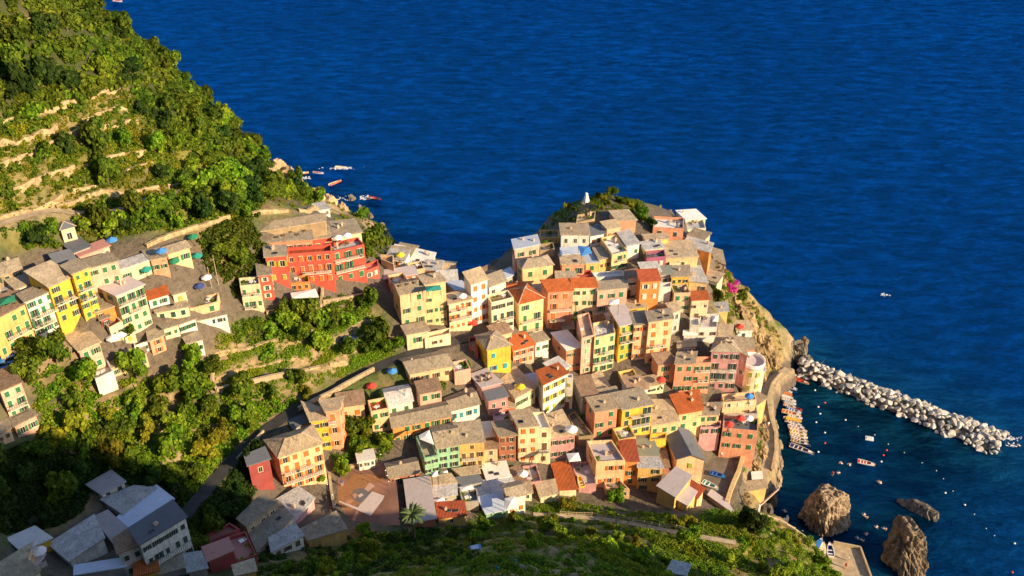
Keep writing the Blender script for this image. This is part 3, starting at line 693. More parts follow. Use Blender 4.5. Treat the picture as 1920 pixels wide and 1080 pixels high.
# -- the middle row left of the headland
h('Z3',(205,465),(400,425),(148,378),265,'beige','GX','slate',3,2,'g','tall beige house with speckled slate roof at the left end of the middle row',fl='s')
h('Z3',(400,388),(562,362),(350,327),330,'lemon','F','tanr',4,3,'g','tall pale lemon house with a glazed loggia next to the tall beige house')
h('Z3',(258,778),(430,745),(222,715),110,'cream','F','slate',1,1,'g','low cream house with one green shutter in front of the tall beige house')
h('Z3',(400,812),(600,770),(400,765),85,'cream','T','tanr',1,4,'b','long low cream wall house with orange arched door by the lane')
h('Z3',(588,540),(765,500),(572,468),215,'cream','F','tanr',3,4,'o','cream house with four columns of orange shutters left of the white tower house',fl='0 1')
h('Z3',(640,432),(755,425),(570,372),90,'tan','F','blue',0,1,'','blue grey roofed house behind the cream house with orange shutters')
h('Z3',(760,388),(886,348),(705,298),320,'white','S','tanr',4,2,'o','tall narrow white tower house with orange shutters in the middle row')
h('Z3',(900,408),(1032,360),(865,330),140,'white','S','slate',1,2,'w','white house with tan roof right of the tall white tower house')
h('Z3',(920,530),(1092,488),(878,470),240,'cream','T','brown',3,3,'d','cream house with a red topped terrace left of the yellow red roofed house',fl='1')
h('Z3',(1135,540),(1325,492),(1065,430),245,'lemon','H','terra',3,2,'g','yellow house with hipped orange tiled roof in the middle row',D=(1200,385),fl='1 2')
h('Z3',(888,898),(1070,858),(800,788),195,'yellow','H','slate',2,2,'t','mustard yellow house with a hipped grey slate roof near the lane',D=(955,750))
h('Z3',(1090,900),(1252,855),(1060,800),125,'pink','S','terra',2,3,'o','pink house with an orange roof right of the mustard yellow house',D=(1180,765))
h('Z3',(1262,840),(1365,815),(1215,785),130,'white','F','slate',1,2,'g','small white house with one green shutter right of the pink orange roofed house')
h('Z3',(745,870),(815,905),(742,800),60,'crimson','T','brown',1,1,'d','tiny dark red house behind the mustard yellow house',D=(800,790))
h('PX',(768,700),(848,684),(749,674),26,'peach','GX','slate',1,4,'b','lone peach house with brown slate roof beside the road')
# -- headland
h('Z4',(100,548),(285,512),(82,482),150,'pink','F','blue',1,2,'g','pink house with blue grey roof at the left tip of the headland')
h('Z4',(160,695),(388,665),(118,625),190,'lemon','H','slate',2,2,'g','lemon house with hipped slate roof at the left tip of the headland')
h('Z4',(450,438),(660,440),(440,360),110,'white','F','tanr',1,3,'','white house with a tan roof and black windows below the headland garden')
h('Z4',(668,450),(770,432),(655,385),85,'white','F','dark',1,2,'b','white house with a small black roof below the headland garden')
h('Z4',(870,338),(1010,330),(812,266),90,'salmon','F','tanr',0,1,'','windowless salmon block standing highest on the headland',fl='k')
h('Z4',(1138,384),(1368,396),(1145,300),85,'salmon','T','white',1,2,'d','salmon house with a pale furnished roof terrace near the headland top')
h('Z4',(1385,330),(1532,320),(1312,262),50,'cream','F','white',0,1,'','cream building with a white roof at the sea side of the headland top')
h('Z4',(1395,398),(1535,390),(1375,332),75,'cream','T','grey',1,2,'','cream house with a large skylight beside the salmon terrace house')
h('Z4',(1372,522),(1560,573),(1400,458),62,'orange','F','grey',1,3,'b','orange walled house under a plain grey roof on the right headland rim')
h('Z4',(1600,640),(1675,662),(1578,540),60,'salmon','F','tanr',1,1,'','low salmon house at the right rim of the headland')
h('Z4',(1235,618),(1475,605),(1188,497),95,'lemon','F','tanr',1,3,'g','house with the broadest tan roof on the headland')
h('Z4',(1085,480),(1255,470),(1060,445),40,'mustard','F','tanr',0,1,'','low mustard block in front of the salmon terrace house')
h('Z4',(1080,555),(1215,537),(1050,500),70,'cream','F','grey',1,2,'d','cream upper storey with ribbed grey roof above the purple house')
h('Z4',(1090,617),(1235,602),(1078,565),100,'purple','T','dark',1,2,'w','purple house with two white framed windows on the headland')
h('Z4',(942,525),(1035,508),(870,425),110,'white','F','grey',1,2,'g','white house with a large grey roof in the middle of the headland')
h('Z4',(830,590),(950,562),(745,462),135,'lemon','T','white',2,3,'g','lemon house with white roof terrace in the middle of the headland',fl='0')
h('Z4',(455,665),(625,660),(438,593),110,'salmon','F','tanr',1,2,'g','salmon house with two big green shutters on the headland',fl='a f')
h('Z4',(635,652),(735,645),(615,580),85,'mustard','F','blue',1,1,'g','mustard house with a small blue roof right of the big green shutters')
h('Z4',(450,590),(600,578),(448,545),30,'white','F','blue',0,1,'','low house with a long pale blue roof behind the salmon house')
h('Z4',(735,627),(828,610),(690,545),95,'mustard','F','slate',1,2,'b','mustard house with slate roof left of the lemon terrace house')
h('Z4',(350,868),(535,856),(303,787),300,'salmon','S','terra',4,2,'o','tall salmon house under the left of two joined orange tiled roofs',fl='1 2')
h('Z4',(538,836),(718,832),(522,772),235,'cream','S','terra',3,3,'g','cream house under the right of two joined orange tiled roofs',fl='f')
h('Z4',(722,857),(945,836),(715,800),200,'pink','F','slate',2,3,'g','broad pale pink house right of the two joined orange roofs')
h('Z4',(705,762),(935,745),(680,722),90,'white','T','white',0,1,'','white walled terrace house behind the broad pale pink house')
h('Z4',(935,768),(1045,748),(925,715),140,'white','F','brown',1,4,'d','white house with four narrow dark windows left of the vivid orange house',fl='f')
h('Z4',(1045,790),(1190,782),(1020,710),230,'orange','S','redd',3,2,'w','vivid orange house with a rusty tiled roof')
h('Z4',(1190,740),(1272,735),(1190,682),110,'grey','F','green',1,1,'d','grey green house right of the vivid orange house')
h('Z4',(1185,836),(1275,830),(1185,800),130,'white','T','white',2,1,'d','narrow white house below the grey green house')
h('Z4',(1278,756),(1410,750),(1275,680),140,'yellow','F','slate',2,3,'d','yellow house with a slate roof right of the narrow white house')
h('Z4',(1262,655),(1345,650),(1250,615),60,'cream','T','tanr',1,1,'b','little cream roof tower behind the yellow slate roofed house')
h('Z4',(1410,787),(1545,800),(1405,680),100,'lemon','F','grey',1,2,'b','lemon house with a flared grey roof at the headland rim',D=(1490,680))
h('Z4',(1430,932),(1558,925),(1410,872),150,'cream','S','terra',1,3,'b','cream chapel like house with a small red roof on the headland rim')
h('Z4',(1560,1022),(1700,1012),(1555,960),75,'mustard','F','grey',1,1,'','mustard house with a grey roof beside the cliff garden')
h('Z4',(40,765),(88,742),(18,715),90,'grey','F','blue',1,1,'d','tiny grey house left of the lemon house at the headland tip')
h('Z4',(415,745),(680,745),(410,705),60,'crimson','T','redd',1,4,'','long crimson terrace house between the salmon house and the orange roofs')
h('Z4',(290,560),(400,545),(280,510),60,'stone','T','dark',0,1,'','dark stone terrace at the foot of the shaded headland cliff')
h('Z4',(560,350),(700,320),(570,290),40,'stone','T','slate',0,1,'','stone wall terrace carrying the headland garden')
# -- the centre
h('Z5',(370,790),(495,768),(250,655),190,'salmon','F','white',2,3,'g','salmon house with a large white roof and red side wall')
h('Z5',(500,692),(605,667),(458,498),320,'pink','T','tanr',4,1,'l','tall pink house with pale green shutters in a single column')
h('Z5',(607,690),(782,650),(592,565),310,'lemon','T','grey',4,3,'g','tall lemon house with balconies full of plants in the central row',fl='1 2 a')
h('Z5',(782,622),(822,612),(700,495),210,'lemon','F','blue',3,1,'g','narrow lemon house with a blue grey roof in the central row')
h('Z5',(822,592),(950,562),(732,440),300,'yellow','F','lilacr',4,2,'g','yellow house with a large lilac grey roof in the central row',fl='0 1')
h('Z5',(942,583),(1062,570),(905,480),300,'peach','F','slate',4,2,'o','peach house with two columns of orange shutters in the central row',fl='f')
h('Z5',(1066,555),(1268,527),(1040,478),370,'peach','F','slate',5,2,'o','broad peach house with orange shutters at the right end of the central row',fl='2 f')
h('Z5',(902,447),(1042,430),(870,375),90,'yellow','F','tanr',1,3,'b','yellow topped house behind the peach houses')
h('Z5',(1045,470),(1225,440),(1050,420),40,'cream','T','tanr',1,2,'o','cream terrace wall behind the broad peach house')
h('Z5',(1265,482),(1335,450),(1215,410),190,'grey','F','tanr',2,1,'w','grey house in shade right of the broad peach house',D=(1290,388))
h('Z5',(605,500),(735,470),(580,440),60,'peach','F','slate',0,1,'','low house with slate roof behind the lemon balcony house')
h('Z3',(1480,745),(1560,735),(1470,690),20,'tan','F','slate',0,1,'','small tan roofed block between the orange roofs and the central row')
# -- right rim towards the harbour
h('Z7',(490,605),(652,600),(510,490),130,'white','T','lilacr',1,3,'b','white house with a lilac grey roof terrace on the right rim')
h('Z7',(425,580),(505,588),(420,515),130,'white','T','grey',0,1,'','plain white cube left of the white terrace house')
h('Z7',(372,665),(470,668),(375,640),55,'white','F','white',0,1,'','low white block stepping down below the plain white cube')
h('Z7',(640,685),(770,690),(655,580),60,'peach','F','tanr',0,1,'','tan roofed house behind the big magenta house')
h('Z7',(320,772),(470,762),(318,705),60,'white','F','slate',1,5,'','white arcade house above the salmon house near the harbour',fl='f')
h('Z7',(300,910),(460,905),(318,820),250,'salmon','F','slate',3,2,'g','tall salmon house with green shutters left of the magenta house')
h('Z7',(462,905),(605,900),(470,850),250,'salmon','T','tanr',3,3,'g','salmon house with balconies of flowers left of the magenta house',fl='0 1')
h('Z7',(605,802),(845,808),(645,690),330,'lilac','H','slate',4,3,'d','big magenta pink house with a hipped slate roof near the harbour',D=(765,690),fl='s 1 2')
h('Z7',(845,810),(905,842),(765,680),330,'pink','F','tanr',2,1,'w','wedge shaped pink block between the magenta house and the round tower',D=(850,690))
h('Z7',(905,838),(1010,832),(895,780),60,'white','T','lilacr',0,1,'','white walled roof terrace behind the round tower')
h('Z9',(680,520),(920,500),(668,458),30,'peach','T','tanr',1,3,'w','upper peach terrace house below the round tower',zb=22)
h('Z9',(682,605),(932,603),(672,520),40,'grey','T','grey',0,1,'','broad grey sun terrace above the pink harbour house',zb=19)
h('Z9',(675,705),(932,727),(683,610),160,'salmon','T','dark',2,3,'g','pink house with green shutters and dark plant terrace above the boat square',fl='f')
h('Z9',(360,602),(528,572),(300,470),125,'lemon','S','terra',2,2,'g','lemon house with an orange tiled roof near the boat square',D=(500,432))
h('Z9',(160,682),(356,655),(165,505),90,'lemon','F','tanr',1,3,'g','long lemon house under a plain tan terrace roof left of the orange roof',D=(285,505))
h('Z9',(500,610),(640,605),(528,530),120,'peach','F','slate',2,2,'g','peach house between the orange roofed lemon house and the pink harbour house')
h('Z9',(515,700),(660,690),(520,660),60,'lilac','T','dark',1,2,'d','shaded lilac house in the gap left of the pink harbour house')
h('PX',(1167,768.5),(1223.6,757.5),(1146,739),54,'yellow','F','slate',3,3,'d','amber yellow house with brown slate roof in the lower village',fl='0 1')
h('Z8',(1062,716),(1236,686),(996,612),215,'salmon','F','tanr',3,2,'g','salmon house with tan roof left of the amber yellow house')
h('Z8',(965,602),(1078,575),(895,450),150,'grey','F','brown',1,2,'','grey brown house in the heart of the village',D=(1020,432))
h('Z8',(1078,550),(1170,515),(1015,440),80,'tan','F','tanr',1,2,'d','tan house right of the grey brown house')
h('Z8',(1290,492),(1412,470),(1240,400),60,'mustard','T','slate',0,1,'','mustard walled roof terrace below the shaded street')
h('Z9',(95,412),(250,382),(78,340),60,'cream','F','tanr',1,6,'d','cream arcaded house under a flat tan roof below the shaded street',D=(215,322),fl='f')
# -- bottom right, by the boat square
h('ZA',(325,442),(550,430),(250,275),210,'peach','T','lilacr',2,3,'o','peach house with a lilac paved roof terrace in the lower village',D=(445,268))
h('ZA',(548,433),(650,433),(497,280),190,'orange','F','redd',3,1,'d','orange house under a plain dark red roof in the lower village',D=(620,275))
h('ZA',(640,388),(808,388),(622,270),70,'brown' if False else 'ochre','F','green',0,1,'','top block with a plain grey green roof in the lower village',D=(765,267))
h('ZA',(652,482),(842,486),(650,412),185,'ochre','F','grey',3,2,'d','ochre house front with a railed grey terrace in the lower village',D=(805,412))
h('ZA',(955,415),(1165,420),(858,215),200,'peach','GY','dark',2,1,'y','long peach house with one dark and one tan roof slope beside the boat square',D=(1040,200),fl='f')
h('ZA',(805,630),(938,712),(945,492),120,'mustard','F','lilacr',0,1,'','olive walled house with two stepped grey roofs, upper one',D=(1062,552),fl='k')
h('ZA',(938,725),(1032,777),(1010,620),60,'mustard','F','lilacr',0,1,'','olive walled house with two stepped grey roofs, lower one',D=(1100,675),fl='k')
h('ZA',(1045,690),(1112,720),(1070,595),70,'lemon','S','redd',0,1,'','small house with a steep dark red roof and bright lemon wall',D=(1160,650),fl='k')
h('ZA',(820,470),(890,480),(790,305),60,'salmon','F','brown',0,1,'','narrow brown roof strip between the grey green roof and the long peach house',D=(850,290),fl='k')
h('ZA',(400,640),(585,655),(378,570),70,'peach','T','slate',1,3,'','half ruined peach terrace house at the village edge below the slope',D=(500,570))
h('ZA',(385,560),(465,560),(375,502),40,'pink','T','pinkr',1,1,'','small pink roof terrace in front of the peach roof terrace house')
h('ZA',(40,658),(168,650),(-20,462),28,'cream','F','terra',0,1,'','low house under a wide bright red tiled roof at the village edge',D=(108,440))
h('ZA',(190,620),(325,612),(130,448),70,'lilac','T','lilacr',0,1,'','grey lilac yard terrace with a yellow boat right of the bright red roof',D=(300,432))
h('ZA',(740,270),(870,260),(745,222),50,'yellow','T','mustard' if False else 'tanr',0,1,'','small yellow walled terrace above the grey green roof')
# -- bottom centre
h('ZB',(130,292),(522,213),(108,208),118,'orange','GX','slate',2,6,'g','long house with orange wall under a long brown slate roof',D=(482,122),fl='k')
h('ZB',(520,178),(716,130),(483,100),100,'white','GX','slate',1,4,'t','house with turquoise shutters under a dark slate roof',D=(662,30),fl='a')
h('ZB',(430,430),(582,405),(385,293),155,'mint','GX','slate',3,2,'d','mint green house with a brown slate roof',D=(548,262))
h('ZB',(345,502),(438,480),(285,350),120,'mint','T','slate',2,2,'d','mint green terrace wing shaded by white sails')
h('ZB',(584,402),(748,388),(548,270),165,'ochre','S','slate',3,3,'b','ochre house with balconies and broad slate roof right of the mint house',D=(715,250),fl='1 2')
h('ZB',(745,362),(850,346),(722,265),70,'peach','F','white',1,2,'d','house with a bluish white roof right of the ochre balcony house',D=(802,260))
h('ZB',(848,352),(962,345),(802,262),170,'brick','F','slate',3,2,'b','brick brown house with dark slate roof left of the tall cream house',D=(932,257))
h('ZB',(745,440),(838,432),(742,398),105,'tan','F','brown',2,1,'','narrow tan house with two black windows in the lower village')
h('ZB',(980,292),(1112,280),(925,186),245,'cream','F','tanr',4,2,'o','tall cream house with tan roof and orange shutters in the lower village',D=(1052,176))
h('ZB',(1112,300),(1200,296),(1065,190),240,'cream','T','white',3,1,'b','cream wing with a white parapet joined to the tall cream house',fl='1')
h('Z8',(712,915),(905,890),(680,745),180,'lilac','F','tanr',2,3,'d','lilac house with a broad tan roof right of the tall cream house',D=(800,705))
h('Z8',(935,912),(1050,897),(850,742),80,'stone','T','slate',0,1,'','paved triangular roof terrace below the white red roofed house',D=(905,705))
h('Z8',(660,502),(846,414),(608,402),250,'white','F','terra',3,3,'y','bright white house with an orange tiled roof in the village centre',D=(775,342))
h('Z8',(840,450),(892,455),(835,415),240,'white','T','tanr',2,1,'y','white wing at the right end of the bright white house')
h('Z8',(442,608),(597,525),(287,405),120,'cream','F','tanr',1,3,'g','cream house with a large plain tan roof left of the bright white house',D=(440,370))
h('Z8',(597,522),(645,515),(515,435),90,'grey','F','blue',0,1,'','grey blue roofed gap house left of the bright white house',D=(590,420))
h('Z8',(180,525),(330,488),(95,430),110,'lilac','F','lilacr',1,2,'','lilac house with a speckled lilac roof in the village centre',D=(215,385),fl='s')
h('Z8',(232,628),(382,592),(180,520),135,'lilac','F','dark',1,2,'','lilac house with a dark flat roof in front of the speckled lilac roof',D=(325,490))
h('Z8',(330,690),(440,680),(290,610),60,'red','F','tanr',0,1,'','small red walled house with a triangular tan roof',D=(400,595))
h('Z8',(272,790),(405,775),(262,705),30,'lilac','T','lilacr',0,1,'','pink parapet terrace in front of the small red house')
h('ZB',(110,630),(310,592),(85,543),70,'brick','GX','slate',1,2,'d','brick coloured house with grey slate roof beside the paved square',D=(282,500))
h('ZB',(250,937),(418,906),(213,655),20,'brick','F','lilacr',0,1,'','building with a long plain lilac roof behind the palm',D=(370,630),fl='k')
h('ZB',(400,775),(560,745),(385,690),30,'grey','F','grey',1,1,'','low house with a grey roof right of the long lilac roof',D=(556,668))
h('ZB',(385,684),(556,662),(378,638),12,'tan','F','tanr',0,1,'','narrow tan roof behind the low grey roof',D=(520,612),fl='k')
h('ZB',(590,616),(716,600),(545,580),40,'peach','F','tanr',0,1,'','low tan roofed house in front of the ochre balcony house',D=(705,557))
h('ZB',(566,690),(730,657),(558,640),20,'grey','F','dark',0,1,'','low slate grey roof between the tan and the white roofs',D=(702,610),fl='k')
h('ZB',(602,800),(712,790),(580,710),60,'grey','T','dark',0,1,'','black roofed low block between grey and silver roofs',D=(700,705),fl='k')
h('ZB',(440,905),(622,882),(428,808),45,'mustard','F','redd',1,1,'','small mustard house with dark red roof at the foot of the slope',D=(608,797))
h('ZB',(770,647),(918,622),(735,546),30,'brick','F','white',0,1,'','house with a pale pinkish roof and rust red edge',D=(890,528))
h('ZB',(710,768),(968,708),(680,672),20,'peach','F','grey',0,1,'','house with a broad silver grey roof at the village edge',D=(925,622),fl='k')
h('ZB',(762,872),(893,850),(712,772),20,'mint','F','blue',0,1,'','shed with a pale blue roof and green wall at the village edge',D=(862,740),name='shed',fl='k')
h('ZB',(960,672),(1030,657),(918,575),40,'brick','F','brown',0,1,'','low brown roofed house right of the silver roof')
h('ZB',(974,742),(1070,732),(972,675),50,'cream','F','tanr',1,2,'','small cream house at the village edge right of the silver roof',D=(1055,662))
h('ZB',(1040,667),(1138,655),(1005,553),30,'lilac','T','lilacr',0,1,'','lilac roof terrace left of the bright red roof')
h('ZB',(1130,762),(1240,737),(1098,674),14,'cream','F','tanr',0,1,'','small cream roof in front of the bright red roof',D=(1220,650),fl='k')
# -- around the paved square, lower left
h('ZC',(462,447),(692,372),(392,358),190,'peach','H','tanr',4,4,'o','tall yellow house with a hipped tan roof and an orange band by the square',D=(640,280),fl='1 2')
h('ZC',(540,292),(632,255),(500,213),60,'grey','F','dark',0,1,'','dark roofed half of the house behind the tall yellow house',D=(588,160))
h('ZC',(634,256),(722,242),(592,160),160,'yellow','F','tanr',3,2,'d','yellow house with a tan roof behind the tall hipped house',D=(700,192))
h('ZC',(712,203),(783,193),(684,152),210,'salmon','F','tanr',3,1,'o','slim salmon house with an orange balcony behind the tall yellow house',D=(802,130),fl='0')
h('ZC',(300,490),(412,455),(285,440),150,'crimson','F','dark',2,1,'','pink house in painted crimson shade left of the tall yellow house',D=(385,400))  # crimson wall colour stands in for a pink wall in shade
h('ZC',(290,812),(450,684),(246,776),115,'tan','F','slate',1,3,'','grey farmhouse, its highest tan roof slope',D=(370,656),name='farmhouse',cat='farmhouse')
h('ZC',(350,942),(532,770),(292,815),62,'cream','F','slate',1,2,'d','grey farmhouse, its long slate roof with the white dormer',D=(460,688),name='farmhouse',cat='farmhouse')
h('ZC',(420,872),(525,805),(388,850),40,'cream','F','slate',1,2,'','white dormer box with two dark windows on the grey farmhouse roof',D=(500,745),name='dormer_house',cat='house',fl='k f')
h('ZC',(428,948),(590,866),(415,882),48,'white','F','grey',1,3,'b','low white wing with a grey roof in front of the grey farmhouse',D=(545,808))
h('ZC',(540,792),(648,668),(455,676),40,'lilac','F','grey',0,1,'','weathered patchy grey roof with a pink wall beside the square',D=(568,612))
h('ZC',(622,888),(820,830),(590,832),50,'mustard','F','slate',0,1,'','low grey roofed building at the lower corner of the square',D=(765,745))
h('ZC',(88,998),(218,942),(62,932),82,'crimson','F','pinkr',0,1,'','crimson house with a flat pink roof and white pergola',D=(190,885))
h('ZC',(238,1008),(345,966),(185,872),30,'crimson','T','pinkr',0,1,'','pink paved roof terrace right of the crimson house',D=(285,840))
h('ZC',(80,900),(255,830),(60,865),30,'crimson','T','pinkr',0,1,'','upper pink paved terrace behind the crimson house',D=(200,795))
h('ZC',(235,1075),(338,1052),(222,1030),25,'mustard','F','tanr',0,1,'','small mustard roofed block at the bottom edge right of the crimson house',D=(325,998),fl='k')
# -- white complex, bottom left corner
h('ZD',(860,388),(1046,288),(742,312),70,'white','F','lilacr',1,2,'d','small white cube house topping the white hotel complex',D=(936,202),fl='a f k')
h('ZD',(1042,552),(1305,345),(868,438),70,'grey','F','grey',0,1,'','white complex, its grey middle terrace behind a railing',D=(1130,330),fl='k')
h('ZD',(1090,662),(1455,434),(1005,587),35,'white','F','blue',0,1,'','white complex, its long pale blue roof',D=(1312,325),fl='k')
h('ZD',(1182,812),(1562,584),(1100,682),330,'white','F','dark',3,5,'d','white complex, its tall front with green shutters and a charcoal roof',D=(1455,456),fl='1 2 f')
h('ZD',(1000,888),(1182,814),(962,775),230,'white','F','brown',2,2,'d','white complex, its left front under a brown grey roof',D=(1100,683))
h('ZD',(590,950),(872,762),(425,812),100,'white','F','grey',0,1,'','white complex, its large flat silver roof on the left',D=(788,582),fl='k')
h('ZD',(965,795),(1065,692),(800,590),60,'white','F','lilacr',0,1,'','white complex, the inner lilac terrace with chairs',D=(905,540),fl='k')
h('ZD',(640,1065),(1050,1000),(640,1010),60,'grey','F','blue',0,1,'','white complex, a long low blue grey roof at the bottom edge',D=(1030,960),fl='k')
h('ZD',(1145,1078),(1333,1035),(1138,968),40,'yellow','F','terra',0,1,'','house with a small square rust red roof at the bottom edge',D=(1308,900),fl='k')
h('ZD',(1342,1064),(1570,1002),(1328,965),30,'grey','F','slate',0,1,'','low house with a lichen grey roof right of the rust red roof',D=(1552,893))
h('ZD',(1592,1045),(1742,1012),(1565,905),40,'grey','F','grey',0,1,'','low plain grey roof beside the crimson house',D=(1690,885),fl='k')
h('ZD',(190,868),(422,764),(78,768),75,'yellow','F','white',0,1,'','house with a pale flat roof and yellow gable at the left bottom corner',D=(290,675),fl='k')
h('ZD',(40,1110),(225,935),(-80,1030),60,'peach','F','tanr',0,1,'','house with tan roof strips at the left bottom corner',D=(285,832),fl='k')
h('ZD',(170,1150),(328,1038),(90,1075),60,'cream','F','tanr',0,1,'','house with a square tan roof at the bottom edge of the left corner',D=(220,952),fl='k')
h('ZD',(300,988),(370,905),(212,922),50,'grey','F','lilacr',0,1,'','small house with a steep lilac grey roof in the left bottom corner',D=(290,850),fl='k')
# ---------------------------------------------------------------- more built things
h('Z1',(362,162),(442,140),(328,128),100,'cream','P','dark',1,1,'','cream bell tower with a dark pointed roof above the pink oratory',name='bell_tower',cat='bell tower',fl='k f n')
h('ZC',(888,470),(973,455),(877,425),30,'white','F','white',1,4,'','small white roofed kiosk with pillars at the top of the paved square',D=(960,410),name='kiosk',fl='k a f')
h('ZA',(1500,668),(1650,640),(1490,600),95,'ochre','F','tanr',0,1,'','tan walled blockhouse on the cliff edge above the cove',D=(1640,585),name='blockhouse',fl='k')
h('ZA',(1546,575),(1612,572),(1540,528),22,'white','F','white',1,2,'','tiny white hut on top of the tan blockhouse above the cove',D=(1606,524),name='hut',fl='k',zb=None)
h('ZA',(1200,700),(1415,862),(1195,688),14,'tan','F','lilacr',0,1,'','long pale ramp roof beside the boat square',D=(1330,745),name='boathouse',fl='k')
# small annexes in the gaps between the listed houses
def proj(x,y,z): w=y*cp+(CAMZ-z)*sp; return (960+FPX*x/w,540+FPX*((CAMZ-z)*cp-y*sp)/w)
def fill_gaps(nmax):
    rngf=random.Random(17); placed=[]; used=set(); base=list(HOUSES)
    polys=[np.array(H_['poly']) for H_ in base]
    def dist(P4,x,y):
        d=1e9; n=len(P4)
        for i in range(n):
            a=P4[i]; b_=P4[(i+1)%n]; e_=b_-a; t_=max(0,min(1,((x-a[0])*e_[0]+(y-a[1])*e_[1])/(e_@e_+1e-9))); d=min(d,math.hypot(x-a[0]-t_*e_[0],y-a[1]-t_*e_[1]))
        return -d if bool(inpoly([tuple(p) for p in P4],np.array([x]),np.array([y]))[0]) else d
    tries=0; cols=['cream','peach','pink','salmon','white','ochre','cream','tan']; cn=dict(cream='cream',peach='peach',pink='pink',salmon='salmon',white='white',ochre='ochre',tan='tan')
    while len(placed)<nmax and tries<9000:
        tries+=1; zi=2; A_=np.array(ZVW[zi]); x=rngf.uniform(A_[:,0].min(),A_[:,0].max()); y=rngf.uniform(A_[:,1].min(),A_[:,1].max())
        if not inpoly(ZVW[zi],np.array([x]),np.array([y]))[0]: continue
        if inpoly(SQP,np.array([x]),np.array([y]))[0] or inpoly(SQB,np.array([x]),np.array([y]))[0] or samp(CD,x,y)<9: continue
        if min(samp(b_-w_/2,x,y) for _n,_p,w_,_m,b_,_l in roads)<3.2: continue
        qx,qy=proj(x,y,float(samp(HF,x,y)))
        if qy<430 or (qx<330 and qy<480) or (590<qx<770 and qy>840) or (qx>1120 and qy>890) or (qx<700 and qy>880) or (640<qx<745 and qy<700): continue
        c_=[(abs(x-H_['pa'].x)+abs(y-H_['pa'].y),k) for k,H_ in enumerate(base)]; c_.sort(); near=[k for _,k in c_[:14]]
        ds=[(dist(polys[k],x,y),k) for k in near]; dm,km=min(ds)
        if dm<2.0 or dm>4.6 or any(math.hypot(x-q[0],y-q[1])<5.2 for q in placed): continue
        hw=min(dm-.2,rngf.uniform(2.0,2.9)); hd=min(dm-.2,rngf.uniform(1.9,2.6)); an=base[km]['ang']; ht=rngf.uniform(2.6,5.0); g=float(samp(HF,x,y)); z=g+ht; ca,sa=math.cos(an),math.sin(an)
        cr=[(x+ca*u-sa*v,y+sa*u+ca*v) for u,v in ((-hw,-hd),(hw,-hd),(-hw,hd),(hw,hd))]; pp=[proj(*c,z) for c in cr]
        m0=((cr[0][0]+cr[1][0])/2,(cr[0][1]+cr[1][1])/2); gb=float(samp(HF,*m0)); hp=proj(*m0,gb)[1]-proj(*m0,z)[1]
        col=rngf.choice(cols); rc=rngf.choice(['slate','tanr','slate','terra','grey','brown']); rn=dict(slate='slate',tanr='tan',terra='orange tiled',grey='grey',brown='brown')[rc]
        lb_=('small %s annex with %s roof beside the '%(cn[col],rn)+' '.join(base[km]['label'].replace(',','').split()[:7]))
        if lb_ in used: continue
        used.add(lb_)
        h('PX',pp[0],pp[1],pp[2],max(hp,8),col,rngf.choice(['F','S','S','GX','T']),rc,1 if ht<4.2 else 2,rngf.choice([1,2]),rngf.choice('ggdo'),lb_,name='annex',cat='house'); placed.append((x,y))
    print('ANNEX',len(placed))
fill_gaps(40)
# rasterised roof heights, so that things can be put on terraces and plants kept off houses
FS=.5; fx_=np.arange(-160,110,FS); fy_=np.arange(60,300,FS); FX,FY=np.meshgrid(fx_,fy_); RZ=np.full(FX.shape,-99.0)
for H_ in HOUSES:
    P4=np.array(H_['poly']); i0,i1=[int(v) for v in np.searchsorted(fx_,[P4[:,0].min(),P4[:,0].max()])]; j0,j1=[int(v) for v in np.searchsorted(fy_,[P4[:,1].min(),P4[:,1].max()])]
    sl_=(slice(max(j0-1,0),j1+1),slice(max(i0-1,0),i1+1)); mm=inpoly(H_['poly'],FX[sl_],FY[sl_]); top=H_['zt']
    RZ[sl_]=np.where(mm,np.maximum(RZ[sl_],top),RZ[sl_])
def roofz(x,y):
    i=np.clip(((np.asarray(x)-fx_[0])/FS+.5).astype(int),0,len(fx_)-1); j=np.clip(((np.asarray(y)-fy_[0])/FS+.5).astype(int),0,len(fy_)-1); return RZ[j,i]
def hitr(px,py):    # the first ground or roof a pixel ray meets
    d=np.array(ray(px,py)); t_=np.linspace(60,520,3500); x=d[0]*t_; y=d[1]*t_; z=CAMZ+d[2]*t_
    g=np.maximum(np.maximum(samp(HF,x,y),0),roofz(x,y)); m_=np.nonzero((z<=g)&(y>20))[0]; k=m_[0] if len(m_) else len(t_)-1
    return (x[k],y[k],float(max(samp(HF,x[k],y[k]),0,roofz(x[k:k+1],y[k:k+1])[0])))
def zr(n,x,y): ox,oy,s=ZR[n]; return (ox+x/s,oy+y/s)
# round tower
def cyl(b,r0,r1,z0,z1,n=28,mi=0,cap=True,cx=0,cy=0):
    p0=[(cx+r0*math.cos(2*math.pi*i/n),cy+r0*math.sin(2*math.pi*i/n)) for i in range(n)]; p1=[(cx+r1*math.cos(2*math.pi*i/n),cy+r1*math.sin(2*math.pi*i/n)) for i in range(n)]
    for i in range(n): j=(i+1)%n; b.face([(*p0[i],z0),(*p0[j],z0),(*p1[j],z1),(*p1[i],z1)],mi)
    if cap: b.face([(*p,z1) for p in p1],mi); b.face([(*p,z0) for p in p0[::-1]],mi)
tb=hit(1402,752); zt_=CAMZ+ray(1403,682)[2]*(tb[1]/ray(1403,682)[1])
rt=empty('round_tower',(tb[0],tb[1]+1.5,tb[2])); tag(rt,'cream round tower house beside the big magenta house above the harbour path','tower')
hh=zt_-tb[2]; b=MB(); cyl(b,2.9,2.75,-7,hh-.9,32); link('wall',b.mesh('wall',wallmat('cream')),rt)
b=MB(); cyl(b,2.95,2.95,hh-.9,hh-.62,32); link('terrace_floor',b.mesh('terrace_floor',roofmat('lilacr')),rt)
b=MB()
n_=32
